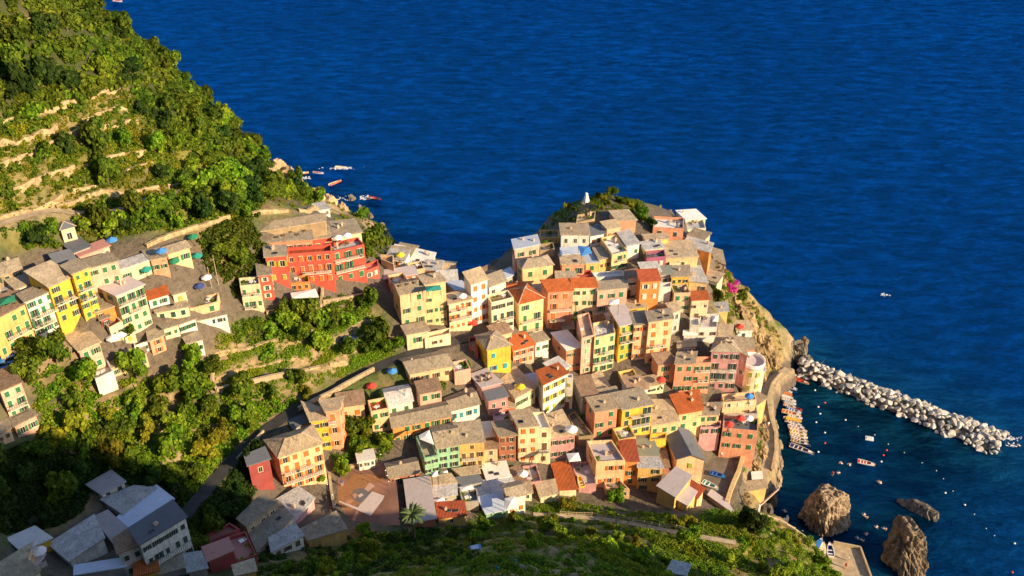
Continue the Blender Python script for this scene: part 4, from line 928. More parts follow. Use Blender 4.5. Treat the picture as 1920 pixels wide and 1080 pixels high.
for i in range(n_):
    a0,a1=2*math.pi*i/n_,2*math.pi*(i+1)/n_
    b.prism([(2.75*math.cos(a0),2.75*math.sin(a0)),(3.0*math.cos(a0),3.0*math.sin(a0)),(3.0*math.cos(a1),3.0*math.sin(a1)),(2.75*math.cos(a1),2.75*math.sin(a1))],hh-.62,hh+.2)
link('parapet',b.mesh('parapet',M_CLOTHW),rt)
b=MB(); cyl(b,3.15,2.9,hh*.28,hh*.28+.3,32); link('cornice',b.mesh('cornice',wallmat('cream')),rt)
rg=random.Random(4)
for a_,z_ in ((-1.9,hh-2.4),(-1.2,hh-2.5),(-1.9,hh*.45),(-1.15,hh*.48)):
    add_window(rt,(2.86*math.cos(a_),2.86*math.sin(a_),z_),a_+math.pi/2,'y',rg,.8)
# walls: low stone walls, retaining walls
def wall(name,px,ht,th,mat,label,cat,group=None,base=-1.5,z=None,cop=None):
    pts=[hit(*p,HF) if z is None else at_z(*p,z) for p in px]; pts=[np.array(p) for p in pts]; o=empty(name,tuple(pts[0])); tag(o,label,cat,group)
    b=MB(); cpb=MB(); p0=pts[0]; rs=resample(pts,3.0)
    for a_,c_ in zip(rs[:-1],rs[1:]):
        d=c_[:2]-a_[:2]; L=np.hypot(*d)
        if L<.05: continue
        n=np.array((-d[1],d[0]))/L*th/2
        za=(gz(*a_[:2]) if z is None else z)-p0[2]; zc=(gz(*c_[:2]) if z is None else z)-p0[2]
        A_=a_[:2]-p0[:2]; C_=c_[:2]-p0[:2]
        b.prism([tuple(A_-n),tuple(C_-n),tuple(C_+n),tuple(A_+n)],[za+base,zc+base,zc+base,za+base],[za+ht,zc+ht,zc+ht,za+ht])
        if cop: n2=n*1.35; cpb.prism([tuple(A_-n2),tuple(C_-n2),tuple(C_+n2),tuple(A_+n2)],[za+ht+.003,zc+ht+.003,zc+ht+.003,za+ht+.003],[za+ht+.15,zc+ht+.15,zc+ht+.15,za+ht+.15])
    link('masonry',b.mesh('masonry',mat),o)
    if cop: link('coping',cpb.mesh('coping',M_PATH),o)
    return o
wall('retaining_wall',[(1394,852),(1385,885),(1372,915),(1362,945)],1.0,.9,plain('yellow_masonry',(.55,.40,.20),.9,0,.2),'yellow stone wall down the sea side of the boat square','wall',base=-9,z=12.6)
wall('road_wall',[(560,772),(620,742),(680,708),(702,697)],1.0,.4,M_STONE,'tan wall on the lower side of the road above the hipped yellow house','wall',cop=1)
wall('road_wall',[(445,865),(470,838),(495,812)],.8,.3,M_PATH,'pale kerb wall on the road above the dark trees, left of the square','wall')
wall('vineyard_wall',[(402,700),(398,722),(408,738),(425,733),(470,722),(540,706)],1.1,.4,M_PATH,'pale wall around the lowest corner of the vineyard terraces','wall',cop=1)
wall('terrace_wall',[(602,578),(606,548)],1.5,.4,M_STONE,'short stone wall beside the white canopy under the big red house','wall')
wall('terrace_wall',[(606,572),(650,566),(692,556)],1.0,.4,M_STONE,'long stone wall on the garden terrace below the big red house','wall',cop=1)
wall('terrace_wall',[(500,592),(560,585),(604,578)],1.0,.4,M_STONE,'stone wall above the dense bushes under the white canopy','wall')
wall('square_wall',[(618,892),(622,925),(628,960)],1.0,.4,M_STONE,'wall along the left side of the paved square','wall',cop=1,z=33)
wall('square_wall',[(618,891),(650,880),(672,876)],.8,.4,M_STONE,'wall along the upper side of the paved square beside the kiosk','wall',cop=1,z=33)
wall('quay_wall',[(1562,1020),(1612,1030),(1632,1085)],.9,.4,M_PATH,'pale parapet around the concrete bathing platform at the bottom edge','wall',base=-6,z=3.0)
wall('path_wall',[(1466,700),(1447,722),(1438,752),(1443,785),(1452,815),(1453,850),(1446,884)],.8,.35,M_STONE,'low tan parapet along the harbour side of the cliff path','wall',base=-3,cop=1)
wall('bridge_wall',[(1425,968),(1458,978),(1490,996),(1530,1018)],.7,.5,M_PATH,'pale wall of the walkway above the cove at the bottom right','wall',base=-4)
for (px_,zn_,hh_,lab_),pt_ in zip(TERW,TWP):
    o=empty('terrace_wall',tuple(pt_[0])); tag(o,lab_,'wall'); b=MB(); rs=resample(pt_,2.0); p0=pt_[0]; rr0=random.Random(len(lab_))
    for a_,c_ in zip(rs[:-1],rs[1:]):
        d=c_[:2]-a_[:2]; L=np.hypot(*d); n=np.array((-d[1],d[0]))/L*.35; A_=a_[:2]-p0[:2]; C_=c_[:2]-p0[:2]
        za=gz(*a_[:2])-p0[2]; zc=gz(*c_[:2])-p0[2]; k=hh_*.42*rr0.uniform(.6,1.1)
        if rr0.random()<.12: continue
        b.prism([tuple(A_-n),tuple(C_-n),tuple(C_+n),tuple(A_+n)],[za-1.5,zc-1.5,zc-1.5,za-1.5],[za+k,zc+k,zc+k,za+k])
    link('masonry',b.mesh('masonry',plain('tan_dry_stone',(.38,.285,.16),.95,0,.35,1.2)),o)  # terrace stone slightly yellower than the other dry stone
# paving sheets on the two squares and quay
def sheet(name,poly,z,mat,label,kind='structure'):
    b=MB(); b.face([(x,y,z) for x,y in poly]); me=b.mesh(name,mat)
    if me.polygons[0].normal.z<0: me.flip_normals()
    o=link(name,me); tag(o,label,None,None,kind); return o
sheet('boat_square',SQB,12.56,plain('square_asphalt',(.15,.125,.10),.9,0,.2,.5),'dark paved boat square')
sheet('paved_square',SQP,33.06,plain('red_paving',(.24,.12,.085),.85,0,.3,.25),'red brown paved village square')
sheet('bathing_platform',QUAY,3.06,M_PATH,'concrete bathing platform')
pz=33.064
def zq(x,y): px=600+x/6.75; py=840+y/6.75; return at_z(px,py,pz)[:2]
def sq(poly,mat,dz,nm='paving_pattern'): sheet(nm,[zq(*p) for p in poly],pz+dz,mat,'pattern laid in the paving of the square')
mg=plain('pale_paving',(.52,.44,.42),.8,0,.08); md=plain('slate_paving',(.13,.12,.13),.8,0,.15); mo=plain('copper_paving',(.42,.20,.11),.85,0,.2)
sq([(160,640),(420,330),(640,330),(820,330),(800,420),(560,500),(420,780),(300,800)],plain('brown_paving',(.30,.14,.06),.85,0,.15),.004)
sq([(470,760),(660,550),(815,605),(800,650),(650,850)],mg,.012); sq([(235,680),(255,670),(520,770),(655,845),(640,860),(470,785)],mg,.016)
sq([(385,600),(430,540),(520,505),(590,520),(660,580),(600,670),(490,690),(420,650)],md,.008); sq([(410,590),(450,560),(480,600),(440,650)],mo,.012); sq([(480,600),(530,570),(550,600),(500,630)],mg,.016)
sq([(560,520),(630,430),(700,480),(610,550)],plain('pink_paving',(.48,.30,.25),.85,0,.1),.012); sq([(320,680),(400,630),(430,670),(370,715)],mo,.020)
sq([(455,800),(490,800),(440,930),(395,925)],mo,.020); sq([(230,875),(240,870),(500,935),(490,945)],mo,.024)
# parasols, awnings, sails
def parasol_mesh(colname,col,r=1.5):
    m_=plain('canvas_'+colname,col,.9,0,.06)
    b=MB(); n=8
    for i in range(n):
        a0,a1=2*math.pi*i/n,2*math.pi*(i+1)/n
        b.face([(r*math.cos(a0),r*math.sin(a0),2.2),(r*math.cos(a1),r*math.sin(a1),2.2),(0,0,2.75)]); b.face([(r*math.cos(a0),r*math.sin(a0),2.0),(r*math.cos(a1),r*math.sin(a1),2.0),(r*math.cos(a1),r*math.sin(a1),2.2),(r*math.cos(a0),r*math.sin(a0),2.2)])
    p=MB(); p.box(-.04,.04,-.04,.04,0,2.75); p.box(-.3,.3,-.3,.3,0,.1); return b.mesh('canopy',m_),p.mesh('pole',M_METAL)
_pm={}
CC=dict(white=(.80,.79,.78),blue=(.06,.25,.62),green=(.02,.22,.12),teal=(.02,.28,.24),red=(.65,.06,.04),yellow=(.80,.55,.03),pink=(.75,.40,.40),navy=(.04,.07,.25))
def parasol(z,x,y,c_,label,r=1.5,group=None):
    k=(c_,r)
    if k not in _pm: _pm[k]=parasol_mesh(c_,CC[c_],r)
    p=hitr(*zr(z,x,y)); hgt=2.4
    o=empty('parasol',(p[0],p[1],p[2]-(.72 if roofz(np.array([p[0]]),np.array([p[1]]))[0]>0 else 0))); tag(o,label,'parasol',group)
    link('canopy',_pm[k][0],o); link('pole',_pm[k][1],o)
for q in [('Z1',690,862,'white','white square parasol at the left on the terrace below the cream tower house'),('Z1',735,840,'white','white parasol on the terrace below the cream tower house, nearest the rounded windows'),
 ('Z1',1160,258,'green','dark green parasol right of the last lemon house on the upper row'),('Z1',1050,402,'green','green parasol below the pale lemon house'),
 ('Z1',885,455,'teal','teal parasol below the cream grey roofed house on the upper row'),('Z1',1185,368,'teal','teal parasol right of the blue parasol on the gravel yard'),('Z1',680,278,'blue','blue parasol behind the pink oratory'),
 ('Z1',995,437,'blue','blue parasol in front of the narrow salmon house'),('Z1',1195,535,'navy','navy parasol on the roof terrace of the peach house'),('Z1',1240,498,'white','white parasol on the roof terrace of the peach house'),
 ('Z2',735,292,'white','white parasol on the top terrace of the big red house'),('Z2',680,305,'white','second white parasol on the top terrace of the big red house, nearer the middle'),
 ('Z9',855,548,'blue','light blue parasol on the grey sun terrace'),('Z9',800,668,'red','red parasol on the dark plant terrace of the pink harbour house'),('Z9',860,668,'white','white parasol on the dark plant terrace of the pink harbour house'),
 ('Z7',835,640,'red','red parasol behind the magenta house'),('Z9',220,445,'red','red topped parasol by the cream arcades'),('Z3',780,745,'red','red parasol on the lane above the mustard yellow house'),
 ('Z3',700,745,'white','pale parasol at the head of the lane'),('ZB',1010,640,'white','white parasol between low roofs left of the bright red roof'),('Z8',870,1045,'white','white square parasol on the lane in the lower village'),
 ('Z9',690,880,'red','red parasol at the foot of the pink harbour house'),('ZC',960,110,'red','red parasol in the garden right of the road'),('ZC',1070,30,'blue','blue canopy in the garden right of the road'),
 ('Z8',480,560,'yellow','small yellow parasol on the cream tan roofed house'),('Z2',1055,450,'yellow','yellow parasol on the lilac roof at the saddle'),('ZD',355,930,'white','white parasol between low roofs in the left bottom corner')]:
    parasol(*q[:4],q[4],r=1.35 if 'square' in q[4] else 1.1)
def canopy(z,pts4,hgt,c_,label,name='awning',cat='awning'):
    P_=[hitr(*zr(z,*p)) for p in pts4]; zc=max(p[2] for p in P_)+.3; zm=[at_z(*zr(z,*p),zc+hgt*.3) for p in pts4]
    o=empty(name,(zm[0][0],zm[0][1],zc-hgt*.7-.0)); tag(o,label,cat); X0=zm[0]
    L=[(p[0]-X0[0],p[1]-X0[1],hgt) for p in zm]; b=MB(); cx_=sum(p[0] for p in L)/4; cy_=sum(p[1] for p in L)/4
    for i in range(4): b.face([L[i],L[(i+1)%4],(cx_,cy_,hgt+.35)]); b.face([(L[i][0],L[i][1],hgt-.12),(L[(i+1)%4][0],L[(i+1)%4][1],hgt-.12),L[(i+1)%4],L[i]])
    link('canvas',b.mesh('canvas',plain('canvas_'+c_,CC[c_],.9,0,.06)),o)
    b=MB()
    for p in L: b.box(p[0]*.94+cx_*.06-.05,p[0]*.94+cx_*.06+.05,p[1]*.94+cy_*.06-.05,p[1]*.94+cy_*.06+.05,-1,hgt)
    link('posts',b.mesh('posts',M_METAL),o)
canopy('Z2',[(405,632),(565,625),(545,575),(395,600)],2.6,'white','broad white canopy under the red houses')
canopy('ZB',[(312,372),(412,412),(378,308),(308,345)],2.4,'white','white shade sail on the mint green terrace wing')
canopy('ZB',[(395,625),(440,618),(432,588),(390,595)],2.2,'white','white shade sail at the foot of the mint green house, left one')
canopy('ZB',[(458,618),(505,610),(500,583),(455,588)],2.2,'white','white shade sail at the foot of the mint green house, right one')
canopy('ZB',[(900,850),(970,838),(958,757),(885,772)],2.2,'white','white glazed canopy right of the pale blue roof at the village edge')
canopy('ZB',[(592,722),(682,705),(665,680),(580,695)],2.0,'white','white awning strip between the grey and the silver roofs')
canopy('ZB',[(412,803),(485,792),(482,768),(408,778)],2.0,'white','white awning behind the small dark red roof')
canopy('ZA',[(112,438),(205,430),(185,368),(90,375)],2.2,'white','white awning above the grey lilac yard terrace')
canopy('Z1',[(0,610),(90,585),(85,548),(0,575)],2.2,'green','green awning on the cream house at the left edge')
canopy('Z7',[(612,550),(662,552),(660,498),(608,500)],2.2,'white','white awning on the white house on the right rim')
canopy('Z5',[(730,410),(812,402),(815,360),(725,372)],2.2,'white','white awning in front of the broad pale pink house')
canopy('Z4',[(600,600),(680,575),(660,530),(575,522)],1.2,'blue','blue striped awning between the small blue roof and the garden wall')
canopy('Z3',[(410,440),(530,425),(520,392),(408,402)],1.5,'teal','teal glazed awning on the tall pale lemon house')
# boats
def hull(L,w,col1,col2,col3,name,label,loc,ang,group=None,cat='boat',nb=3,engine=True,floor=None,cover=None):
    o=empty(name,loc,ang); tag(o,label,cat,group); n=12; b=MB(); ins=MB(); rim=MB(); secs=[]
    for i in range(n+1):
        u=i/n; s=math.sin(math.pi*min(u*.62+.38,1.0))**.75 if u<1 else 0; s=max(s,0.02); hw=w/2*s; sh=.42+.22*u**2
        secs.append((-L/2+L*u,hw,sh))
    for (x0,w0,h0),(x1,w1,h1) in zip(secs[:-1],secs[1:]):
        for sg in (-1,1):
            f=[(x0,sg*w0*.55,-.18),(x1,sg*w1*.55,-.18+.1*(x1>L*.3)),(x1,sg*w1,h1),(x0,sg*w0,h0)]; b.face(f if sg<0 else f[::-1])
            g=[(x0,sg*w0*.5,.06),(x1,sg*w1*.5,.06),(x1,sg*w1*.93,h1-.02),(x0,sg*w0*.93,h0-.02)]; ins.face(g[::-1] if sg<0 else g)
            rim.prism([(x0,sg*w0*.90),(x1,sg*w1*.90),(x1,sg*(w1*1.05+.03)),(x0,sg*(w0*1.05+.03))][::1 if sg>0 else -1],[h0,h1,h1,h0][::1 if sg>0 else -1],[h0+.06,h1+.06,h1+.06,h0+.06][::1 if sg>0 else -1])
        ins.face([(x0,-w0*.5,.06),(x1,-w1*.5,.06),(x1,w1*.5,.06),(x0,w0*.5,.06)])
    x,ww,hh_=secs[0]; b.face([(x,ww*.55,-.18),(x,-ww*.55,-.18),(x,-ww,hh_),(x,ww,hh_)])
    link('hull',b.mesh('hull',plain('boat_paint_%s'%col1,BC[col1],.4,0,.08)),o); link('inner_hull',ins.mesh('inner_hull',plain('boat_paint_%s'%col2,BC[col2],.5,0,.1)),o); link('gunwale',rim.mesh('gunwale',plain('boat_paint_%s'%col3,BC[col3],.5,0,.08)),o)
    for k in range(nb):
        i=2+int(k*7/max(nb,1)); x,ww,hh_=secs[i]; t_=MB(); t_.box(x-.13,x+.13,-ww*.88,ww*.88,hh_-.14,hh_-.08); link('bench',t_.mesh('bench',plain('boat_paint_%s'%col3,BC[col3])),o)
    x,ww,hh_=secs[9]; t_=MB(); t_.face([(x,-ww*.9,hh_+.01),(secs[11][0],-secs[11][1],secs[11][2]+.01),(secs[11][0],secs[11][1],secs[11][2]+.01),(x,ww*.9,hh_+.01)]); link('foredeck',t_.mesh('foredeck',plain('boat_paint_%s'%col1,BC[col1])),o)
    if engine: t_=MB(); t_.box(-L/2-.35,-L/2+.02,-.15,.15,.1,.75); t_.box(-L/2-.25,-L/2-.1,-.05,.05,-.4,.1); link('outboard_motor',t_.mesh('outboard_motor',plain('motor_'+('w' if col1!='white' else 'd'),(.6,.6,.6) if col1!='white' else (.05,.05,.05),.4)),o)
    if cover: t_=MB(); cp=[(secs[i][0],-secs[i][1]*.96,secs[i][2]+.10) for i in (1,4,7,10)]+[(secs[i][0],secs[i][1]*.96,secs[i][2]+.10) for i in (10,7,4,1)]; t_.face(cp); link('tarpaulin',t_.mesh('tarpaulin',plain('boat_paint_%s'%cover,BC[cover])),o)
    return o
BC=dict(white=(.78,.76,.72),cream=(.72,.58,.38),orange=(.80,.24,.04),red=(.60,.05,.04),blue=(.04,.20,.60),navy=(.03,.06,.22),yellow=(.80,.48,.05),wood=(.45,.24,.10),teal=(.05,.35,.38),pink=(.75,.42,.36),grey=(.45,.45,.45),dark=(.08,.07,.07))
PR=(1440,690,6.0)
rows=[(240,225,26,'white','navy','white',None,'white boat with a navy inside at the harbour end nearest the breakwater'),(190,262,24,'white','white','cream',None,'second boat of the moored row, plain white'),
(185,295,25,'orange','orange','orange','orange','bright orange boat near the upper end of the moored row'),(205,335,22,'white','grey','white','white','white covered boat just below the bright orange boat'),
(232,368,23,'white','cream','white',None,'white boat with cream inside, fifth of the moored row'),(242,405,20,'white','white','white','grey','white boat under a grey cover in the upper half of the row'),
(242,440,20,'white','orange','white',None,'white boat with an orange inside, above the red covered boat'),(335,470,14,'red','red','dark',None,'small red boat lying outside the moored row'),
(290,492,24,'white','blue','white',None,'white boat with a blue inside in the middle of the row'),(262,520,30,'white','orange','cream',None,'long white boat with an orange inside in the middle of the row'),
(300,560,23,'white','cream','white',None,'white boat with a cream inside below the long orange inside boat'),(280,592,26,'yellow','yellow','orange','yellow','yellow covered boat in the middle of the row'),
(285,628,26,'white','grey','white',None,'slim white boat just below the yellow covered boat'),(315,662,25,'white','pink','white',None,'white boat with a pink inside'),
(335,698,28,'cream','pink','white',None,'cream boat with a pink inside and raised motor'),(338,738,26,'white','yellow','white',None,'white and yellow boat in the lower half of the row'),
(345,775,27,'white','yellow','white',None,'white boat with a yellow inside in the lower half of the row'),(355,810,26,'cream','wood','white',None,'cream boat with a brown inside in the lower half of the row'),
(355,845,27,'white','wood','cream',None,'white boat with a brown inside near the lower end of the row'),(420,868,16,'navy','dark','navy',None,'little navy boat outside the lower end of the row')]
for i,(x,y,l,a_,b_,c_,cv_,lab) in enumerate(rows):
    px,py=PR[0]+x/PR[2],PR[1]+y/PR[2]; p=at_z(px,py,.0); sc_=270/FPX; L=l*sc_*1.12
    hull(L,max(L*.32,.95),a_,b_,c_,'rowing_boat',lab,p,R(-26+((i*37)%17-8)*.9) if i not in(7,) else R(-30),'boats moored along the harbour cliff',nb=2 if l<20 else 3,cover=cv_)
hull(6.3,1.75,'white','navy','cream','fishing_boat','longest white fishing boat at the lower end of the moored row',at_z(1440+380/6,690+925/6,0),R(-33),nb=3)
hull(5.9,1.65,'cream','orange','red','fishing_boat','cream and red fishing boat moored alone beside the breakwater start',at_z(1440+345/6,690+148/6,0),R(-33),nb=4)
hull(4.2,1.5,'white','red','white','rowing_boat','white rowing boat with a red inside alone in the middle of the harbour',at_z(1624,870,0),R(-20),nb=3,engine=False)
hull(3.6,1.2,'orange','white','white','rowing_boat','orange and white boat close to the coast below the wooded hill',at_z(570,325.5,0),R(12),nb=2)
hull(4.4,1.3,'white','orange','blue','rowing_boat','white boat with a blue stern near the coast below the wooded hill',at_z(597,325,0),R(-10),nb=2)
hull(5.0,1.5,'white','cream','white','motor_boat','distant white motor boat trailing a wake off the wooded hill',at_z(640,315,0),R(-8),nb=1)
hull(5.5,1.6,'red','wood','cream','rowing_boat','red and cream boat off the coast above the big red house',at_z(629,344,0),R(42),nb=3)
hull(5.5,1.9,'dark','red','dark','motor_boat','dark boat with a white wake in the bay behind the red house',at_z(702,373,0),R(-20),nb=1)
hull(6.0,2.0,'white','red','white','motor_boat','tiny white boat at the upper left corner of the sea',at_z(221,3,0),R(-10),nb=1)
def onland(px,py,L,w,a_,b_,c_,ang,lab,z=None,cover=None):
    p=hitr(px,py) if z is None else at_z(px,py,z); return hull(L,w,a_,b_,c_,'beached_boat',lab,(p[0],p[1],p[2]+.2),R(ang),nb=2,engine=False,cover=cover)
onland(1280+545/8.31,830+525/8.31,3.6,1.4,'blue','navy','blue',-25,'blue boat drawn up on the boat square',12.6)
onland(1280+430/8.31,830+690/8.31,4.0,1.5,'white','teal','white',-35,'white and teal boat on the lower corner of the boat square',12.6)
onland(1088,905,3.4,1.3,'yellow','yellow','cream',100,'yellow boat on the grey lilac yard terrace')
onland(1534,1023,3.6,1.4,'white','blue','white',50,'white boat with a blue cover on the walkway above the bathing platform',cover='blue')
onland(1542,1032,3.8,1.5,'cream','pink','cream',70,'overturned looking cream boat beside the bathing platform',cover='cream')
onland(1556,1033,3.8,1.5,'white','navy','white',80,'white boat with a dark inside at the corner of the bathing platform',z=3.3)
# raft and buoys, swimmers
p=at_z(1630,823,0); b=MB(); b.box(-1,1,-.7,.7,-.1,.3); r_=empty('raft',p,R(-15)); tag(r_,'square white raft floating alone in the harbour','raft'); link('deck',b.mesh('deck',M_CLOTHW),r_); b=MB(); b.box(-.7,.7,-.5,.5,.302,.4); link('mat',b.mesh('mat',plain('pale_mat',(.6,.62,.64))),r_)
def buoymesh(k,col,r):
    bm=bmesh.new(); bmesh.ops.create_icosphere(bm,subdivisions=2,radius=r)
    for v in bm.verts: v.co.z*=.8
    me_=bpy.data.meshes.new('buoy_'+k); bm.to_mesh(me_); bm.free(); me_.materials.append(plain('buoy_'+k,col,.5)); return me_
bw_=buoymesh('white',(.8,.79,.75),.14); bwl=buoymesh('large_white',(.8,.79,.75),.26); brd=buoymesh('red',(.7,.06,.05),.28)
line=[(417,422),(470,450),(540,485),(597,524),(665,560),(740,603),(800,636),(830,670),(870,722),(920,780),(960,820),(1010,880),(1045,910)]
lw=[at_z(1400+x/2.25,600+y/2.25,0) for x,y in line]; k=0
for q in resample(lw,2.6):
    o=link('buoy',bw_ if k%9 else bwl,None,(q[0],q[1],.05)); tag(o,'small white float in the dotted line curving across the harbour','buoy','floats of the line across the harbour'); k+=1
for x,y,cc in [(330,350,1),(302,367,0),(310,396,0),(293,432,0),(330,476,0),(330,520,1),(302,557,0),(590,550,1),(577,571,1),(568,598,0),(1120,1065,1),(1130,943,0),(838,730,0),(288,297,0)]:
    q=at_z(1400+x/2.25,600+y/2.25,0)
    o=link('buoy',brd if cc else bwl,None,(q[0],q[1],.08)); tag(o,'red mooring buoy floating free in the harbour' if cc else 'large white mooring buoy floating free in the harbour','buoy','red mooring buoys' if cc else 'large white mooring buoys')
# swimmers: one skinned body floating face up, arms out
def person_mesh(pose,skin,name):
    V=[(0,0,0),(0,0,.25),(0,0,.48),(0,0,.58),(0,0,.70),(.2,0,.5),(.42,0,.42) ,(.62,.1,.38),(-.2,0,.5),(-.42,0,.42),(-.62,.1,.38),(.1,0,-.08),(.14,.03,-.5),(.15,-.02,-.92),(-.1,0,-.08),(-.14,.03,-.5),(-.15,-.02,-.92)]
    if pose=='stand': V[6]=(.28,0,.22); V[7]=(.26,-.12,-.02); V[9]=(-.28,0,.22); V[10]=(-.26,-.12,-.02)
    E=[(0,1),(1,2),(2,3),(3,4),(2,5),(5,6),(6,7),(2,8),(8,9),(9,10),(0,11),(11,12),(12,13),(0,14),(14,15),(15,16)]
    rr=[.15,.14,.13,.055,.11,.06,.045,.035,.06,.045,.035,.09,.065,.04,.09,.065,.04]
    me_=bpy.data.meshes.new(name); me_.from_pydata(V,E,[]); ob=bpy.data.objects.new(name,me_); COL.objects.link(ob)
    sk=ob.modifiers.new('s','SKIN'); sk.use_smooth_shade=True
    for i,v in enumerate(me_.skin_vertices[0].data): v.radius=(rr[i],rr[i]); v.use_root=(i==0)
    ob.modifiers.new('ss','SUBSURF').levels=1
    dg=bpy.context.evaluated_depsgraph_get(); out=bpy.data.meshes.new_from_object(ob.evaluated_get(dg)); bpy.data.objects.remove(ob); out.name=name; out.materials.clear(); out.materials.append(skin); return out
M_SKIN=plain('tan_skin',(.62,.38,.26),.6,0,.05)  # one warm tan skin tone
pm=person_mesh('float',M_SKIN,'swimmer_body'); ps=person_mesh('stand',M_SKIN,'standing_body')
ringm=MB()
rr_=random.Random(8)
for i in range(7):
    a_=rr_.uniform(0,6.28); d_=rr_.uniform(.2,.6); s_=rr_.uniform(.04,.10); cx_,cy_=d_*math.cos(a_),d_*math.sin(a_)
    ringm.face([(cx_+s_*math.cos(t_)*1.1,cy_+s_*math.sin(t_),.03) for t_ in (0,1.2,2.4,3.6,4.8)])
foam=ringm.mesh('splash',plain('sea_foam',(.75,.78,.80),.8))
for x,y in [(400,605),(390,645),(435,612),(565,688),(558,682),(497,820),(502,830),(550,872),(580,880),(468,918),(485,928),(505,905),(160,805),(1150,530)]:
    q=at_z(1400+x/2.25,600+y/2.25,0); o=link('person',pm,None,(q[0],q[1],.02)); o.rotation_euler=(R(-80),0,rr_.uniform(0,6.28)); tag(o,'swimmer floating on the back in the open harbour water','person','swimmers in the harbour')
    t_=MB(); t_.box(-.16,.16,-.14,.14,-.14,.12); link('swimsuit',t_.mesh('swimsuit',plain('swimsuit_pale',(.7,.72,.75))),o)
    s_=link('foam',foam,None,(q[0],q[1],0)); tag(s_,'white ripples of splashed foam around a swimmer',None,None,'stuff')
def stand(px,py,shirt,lab,hz=None):
    q=hitr(px,py) if hz is None else at_z(px,py,hz); o=link('person',ps,None,(q[0],q[1],q[2]+.93)); o.rotation_euler=(0,0,rr_.uniform(0,6)); tag(o,lab,'person')
    t_=MB(); t_.prism([(-.2,-.13),(.2,-.13),(.2,.13),(-.2,.13)],.02,.56); t_.box(-.3,-.2,-.09,.09,.25,.52); t_.box(.2,.3,-.09,.09,.25,.52); link('shirt',t_.mesh('shirt',plain('shirt_'+shirt,CC.get(shirt,(.1,.1,.1)))),o)
    t_=MB(); cyl(t_,.11,.09,.68,.80,10); link('hair',t_.mesh('hair',plain('dark_hair',(.04,.03,.02))),o)
stand(642,912,'navy','person in a dark shirt standing on the paved square',33.05); stand(1560,893,'red','person in red standing on the top of the near sea rock'); stand(1352,857,'white','person in white on the boat square below the pink house',12.6)
stand(967,1062,'teal','person in bright green on the foreground slope, right of two'); stand(933,1076,'teal','person in bright green at the bottom edge, left of two')
stand(1440,800,'white','person in white walking on the cliff path',6.1); stand(1590,1052,'white','person in white on the bathing platform',3.07); stand(1585,1066,'red','person in red on the bathing platform',3.07)
# parked cars
def car(px,py,col,lab,ang):
    q=hit(px,py,HF); o=empty('parked_car',q,R(ang)); tag(o,lab,'car','cars parked below the ochre house')
    b=MB(); b.prism([(-1.9,-.8),(1.9,-.8),(1.9,.8),(-1.9,.8)],.3,.8); 
    bot=[(-1.4,-.78),(.9,-.78),(.9,.78),(-1.4,.78)]; top=[(-1.1,-.62),(.4,-.62),(.4,.62),(-1.1,.62)]
    g=MB()
    for i in range(4): j=(i+1)%4; g.face([(*bot[i],.802),(*bot[j],.802),(*top[j],1.35),(*top[i],1.35)])
    link('body',b.mesh('body',plain('car_paint_'+col,CC.get(col,(.1,.1,.12)),.3)),o); link('windows',g.mesh('windows',M_GLASS),o)
    t_=MB(); t_.box(-1.12,.42,-.64,.64,1.35,1.42); link('car_roof',t_.mesh('car_roof',plain('car_paint_'+col,CC.get(col,(.1,.1,.12)),.3)),o)
    for x in (-1.2,1.2):
        for y in (-.8,.8):
            w=MB(); n=12; pp=[(x+.32*math.cos(6.283*i/n),.32+.32*math.sin(6.283*i/n)) for i in range(n)]
            w.face([(a_,y-.1,c_) for a_,c_ in pp]); w.face([(a_,y+.1,c_) for a_,c_ in pp[::-1]])
            for i in range(n): a_,c_=pp[i],pp[(i+1)%n]; w.face([(a_[0],y-.1,a_[1]),(a_[0],y+.1,a_[1]),(c_[0],y+.1,c_[1]),(c_[0],y-.1,c_[1])])
            link('wheel',w.mesh('wheel',plain('tyre',(.02,.02,.02),.8)),o)
    for y in (-.55,.55): t_=MB(); t_.box(1.9,1.93,y-.15,y+.15,.5,.66); link('headlight',t_.mesh('headlight',M_CLOTHW),o)
for x,y,c_,lab in [(18,968,'blue','first blue parked car from the left edge below the ochre house'),(75,930,'blue','second blue parked car from the left edge below the ochre house'),(125,897,'blue','blue parked car in the middle of the row below the ochre house'),(175,868,'navy','dark navy parked car near the right end of the row'),(215,848,'blue','blue parked car at the right end of the row')]:
    car(*zr('Z1',x,y+6),c_,lab,118)
car(652,642,'navy','dark car parked alone beside the vineyard trees',40)
# ---------------------------------------------------------------- rocks
def rockmat(nm,c1,c2,c3,sc=.5):
    m,t,b=newmat(nm); tc=N(t,'ShaderNodeTexCoord'); oi=N(t,'ShaderNodeObjectInfo')
    n1=N(t,'ShaderNodeTexNoise',Scale=sc,Detail=9.0,Roughness=.7); t.links.new(tc.outputs['Object'],n1.inputs['Vector'])
    a=ramp(t,n1.outputs[0],[(.30,c1),(.5,c2),(.7,c3)])
    hs=N(t,'ShaderNodeHueSaturation'); mr=N(t,'ShaderNodeMapRange'); mr.inputs[3].default_value=.65; mr.inputs[4].default_value=1.25
    t.links.new(oi.outputs['Random'],mr.inputs[0]); t.links.new(mr.outputs[0],hs.inputs['Value']); t.links.new(a,hs.inputs['Color']); t.links.new(hs.outputs[0],b.inputs['Base Color'])
    b.inputs['Roughness'].default_value=.9; bump(t,b,n1.outputs[0],.9,.35); return m
M_BOULD=rockmat('boulder_stone',(.24,.22,.20),(.56,.52,.47),(.80,.76,.70),.9)
M_CLIFF=rockmat('sea_rock_stone',(.055,.042,.03),(.24,.18,.12),(.46,.35,.24),.7)
M_CRAG=rockmat('headland_cliff_rock',(.09,.065,.035),(.30,.21,.10),(.48,.35,.19),.8)
M_OCHRE=rockmat('ochre_cliff_rock',(.20,.14,.07),(.46,.33,.19),(.62,.46,.28),.6)
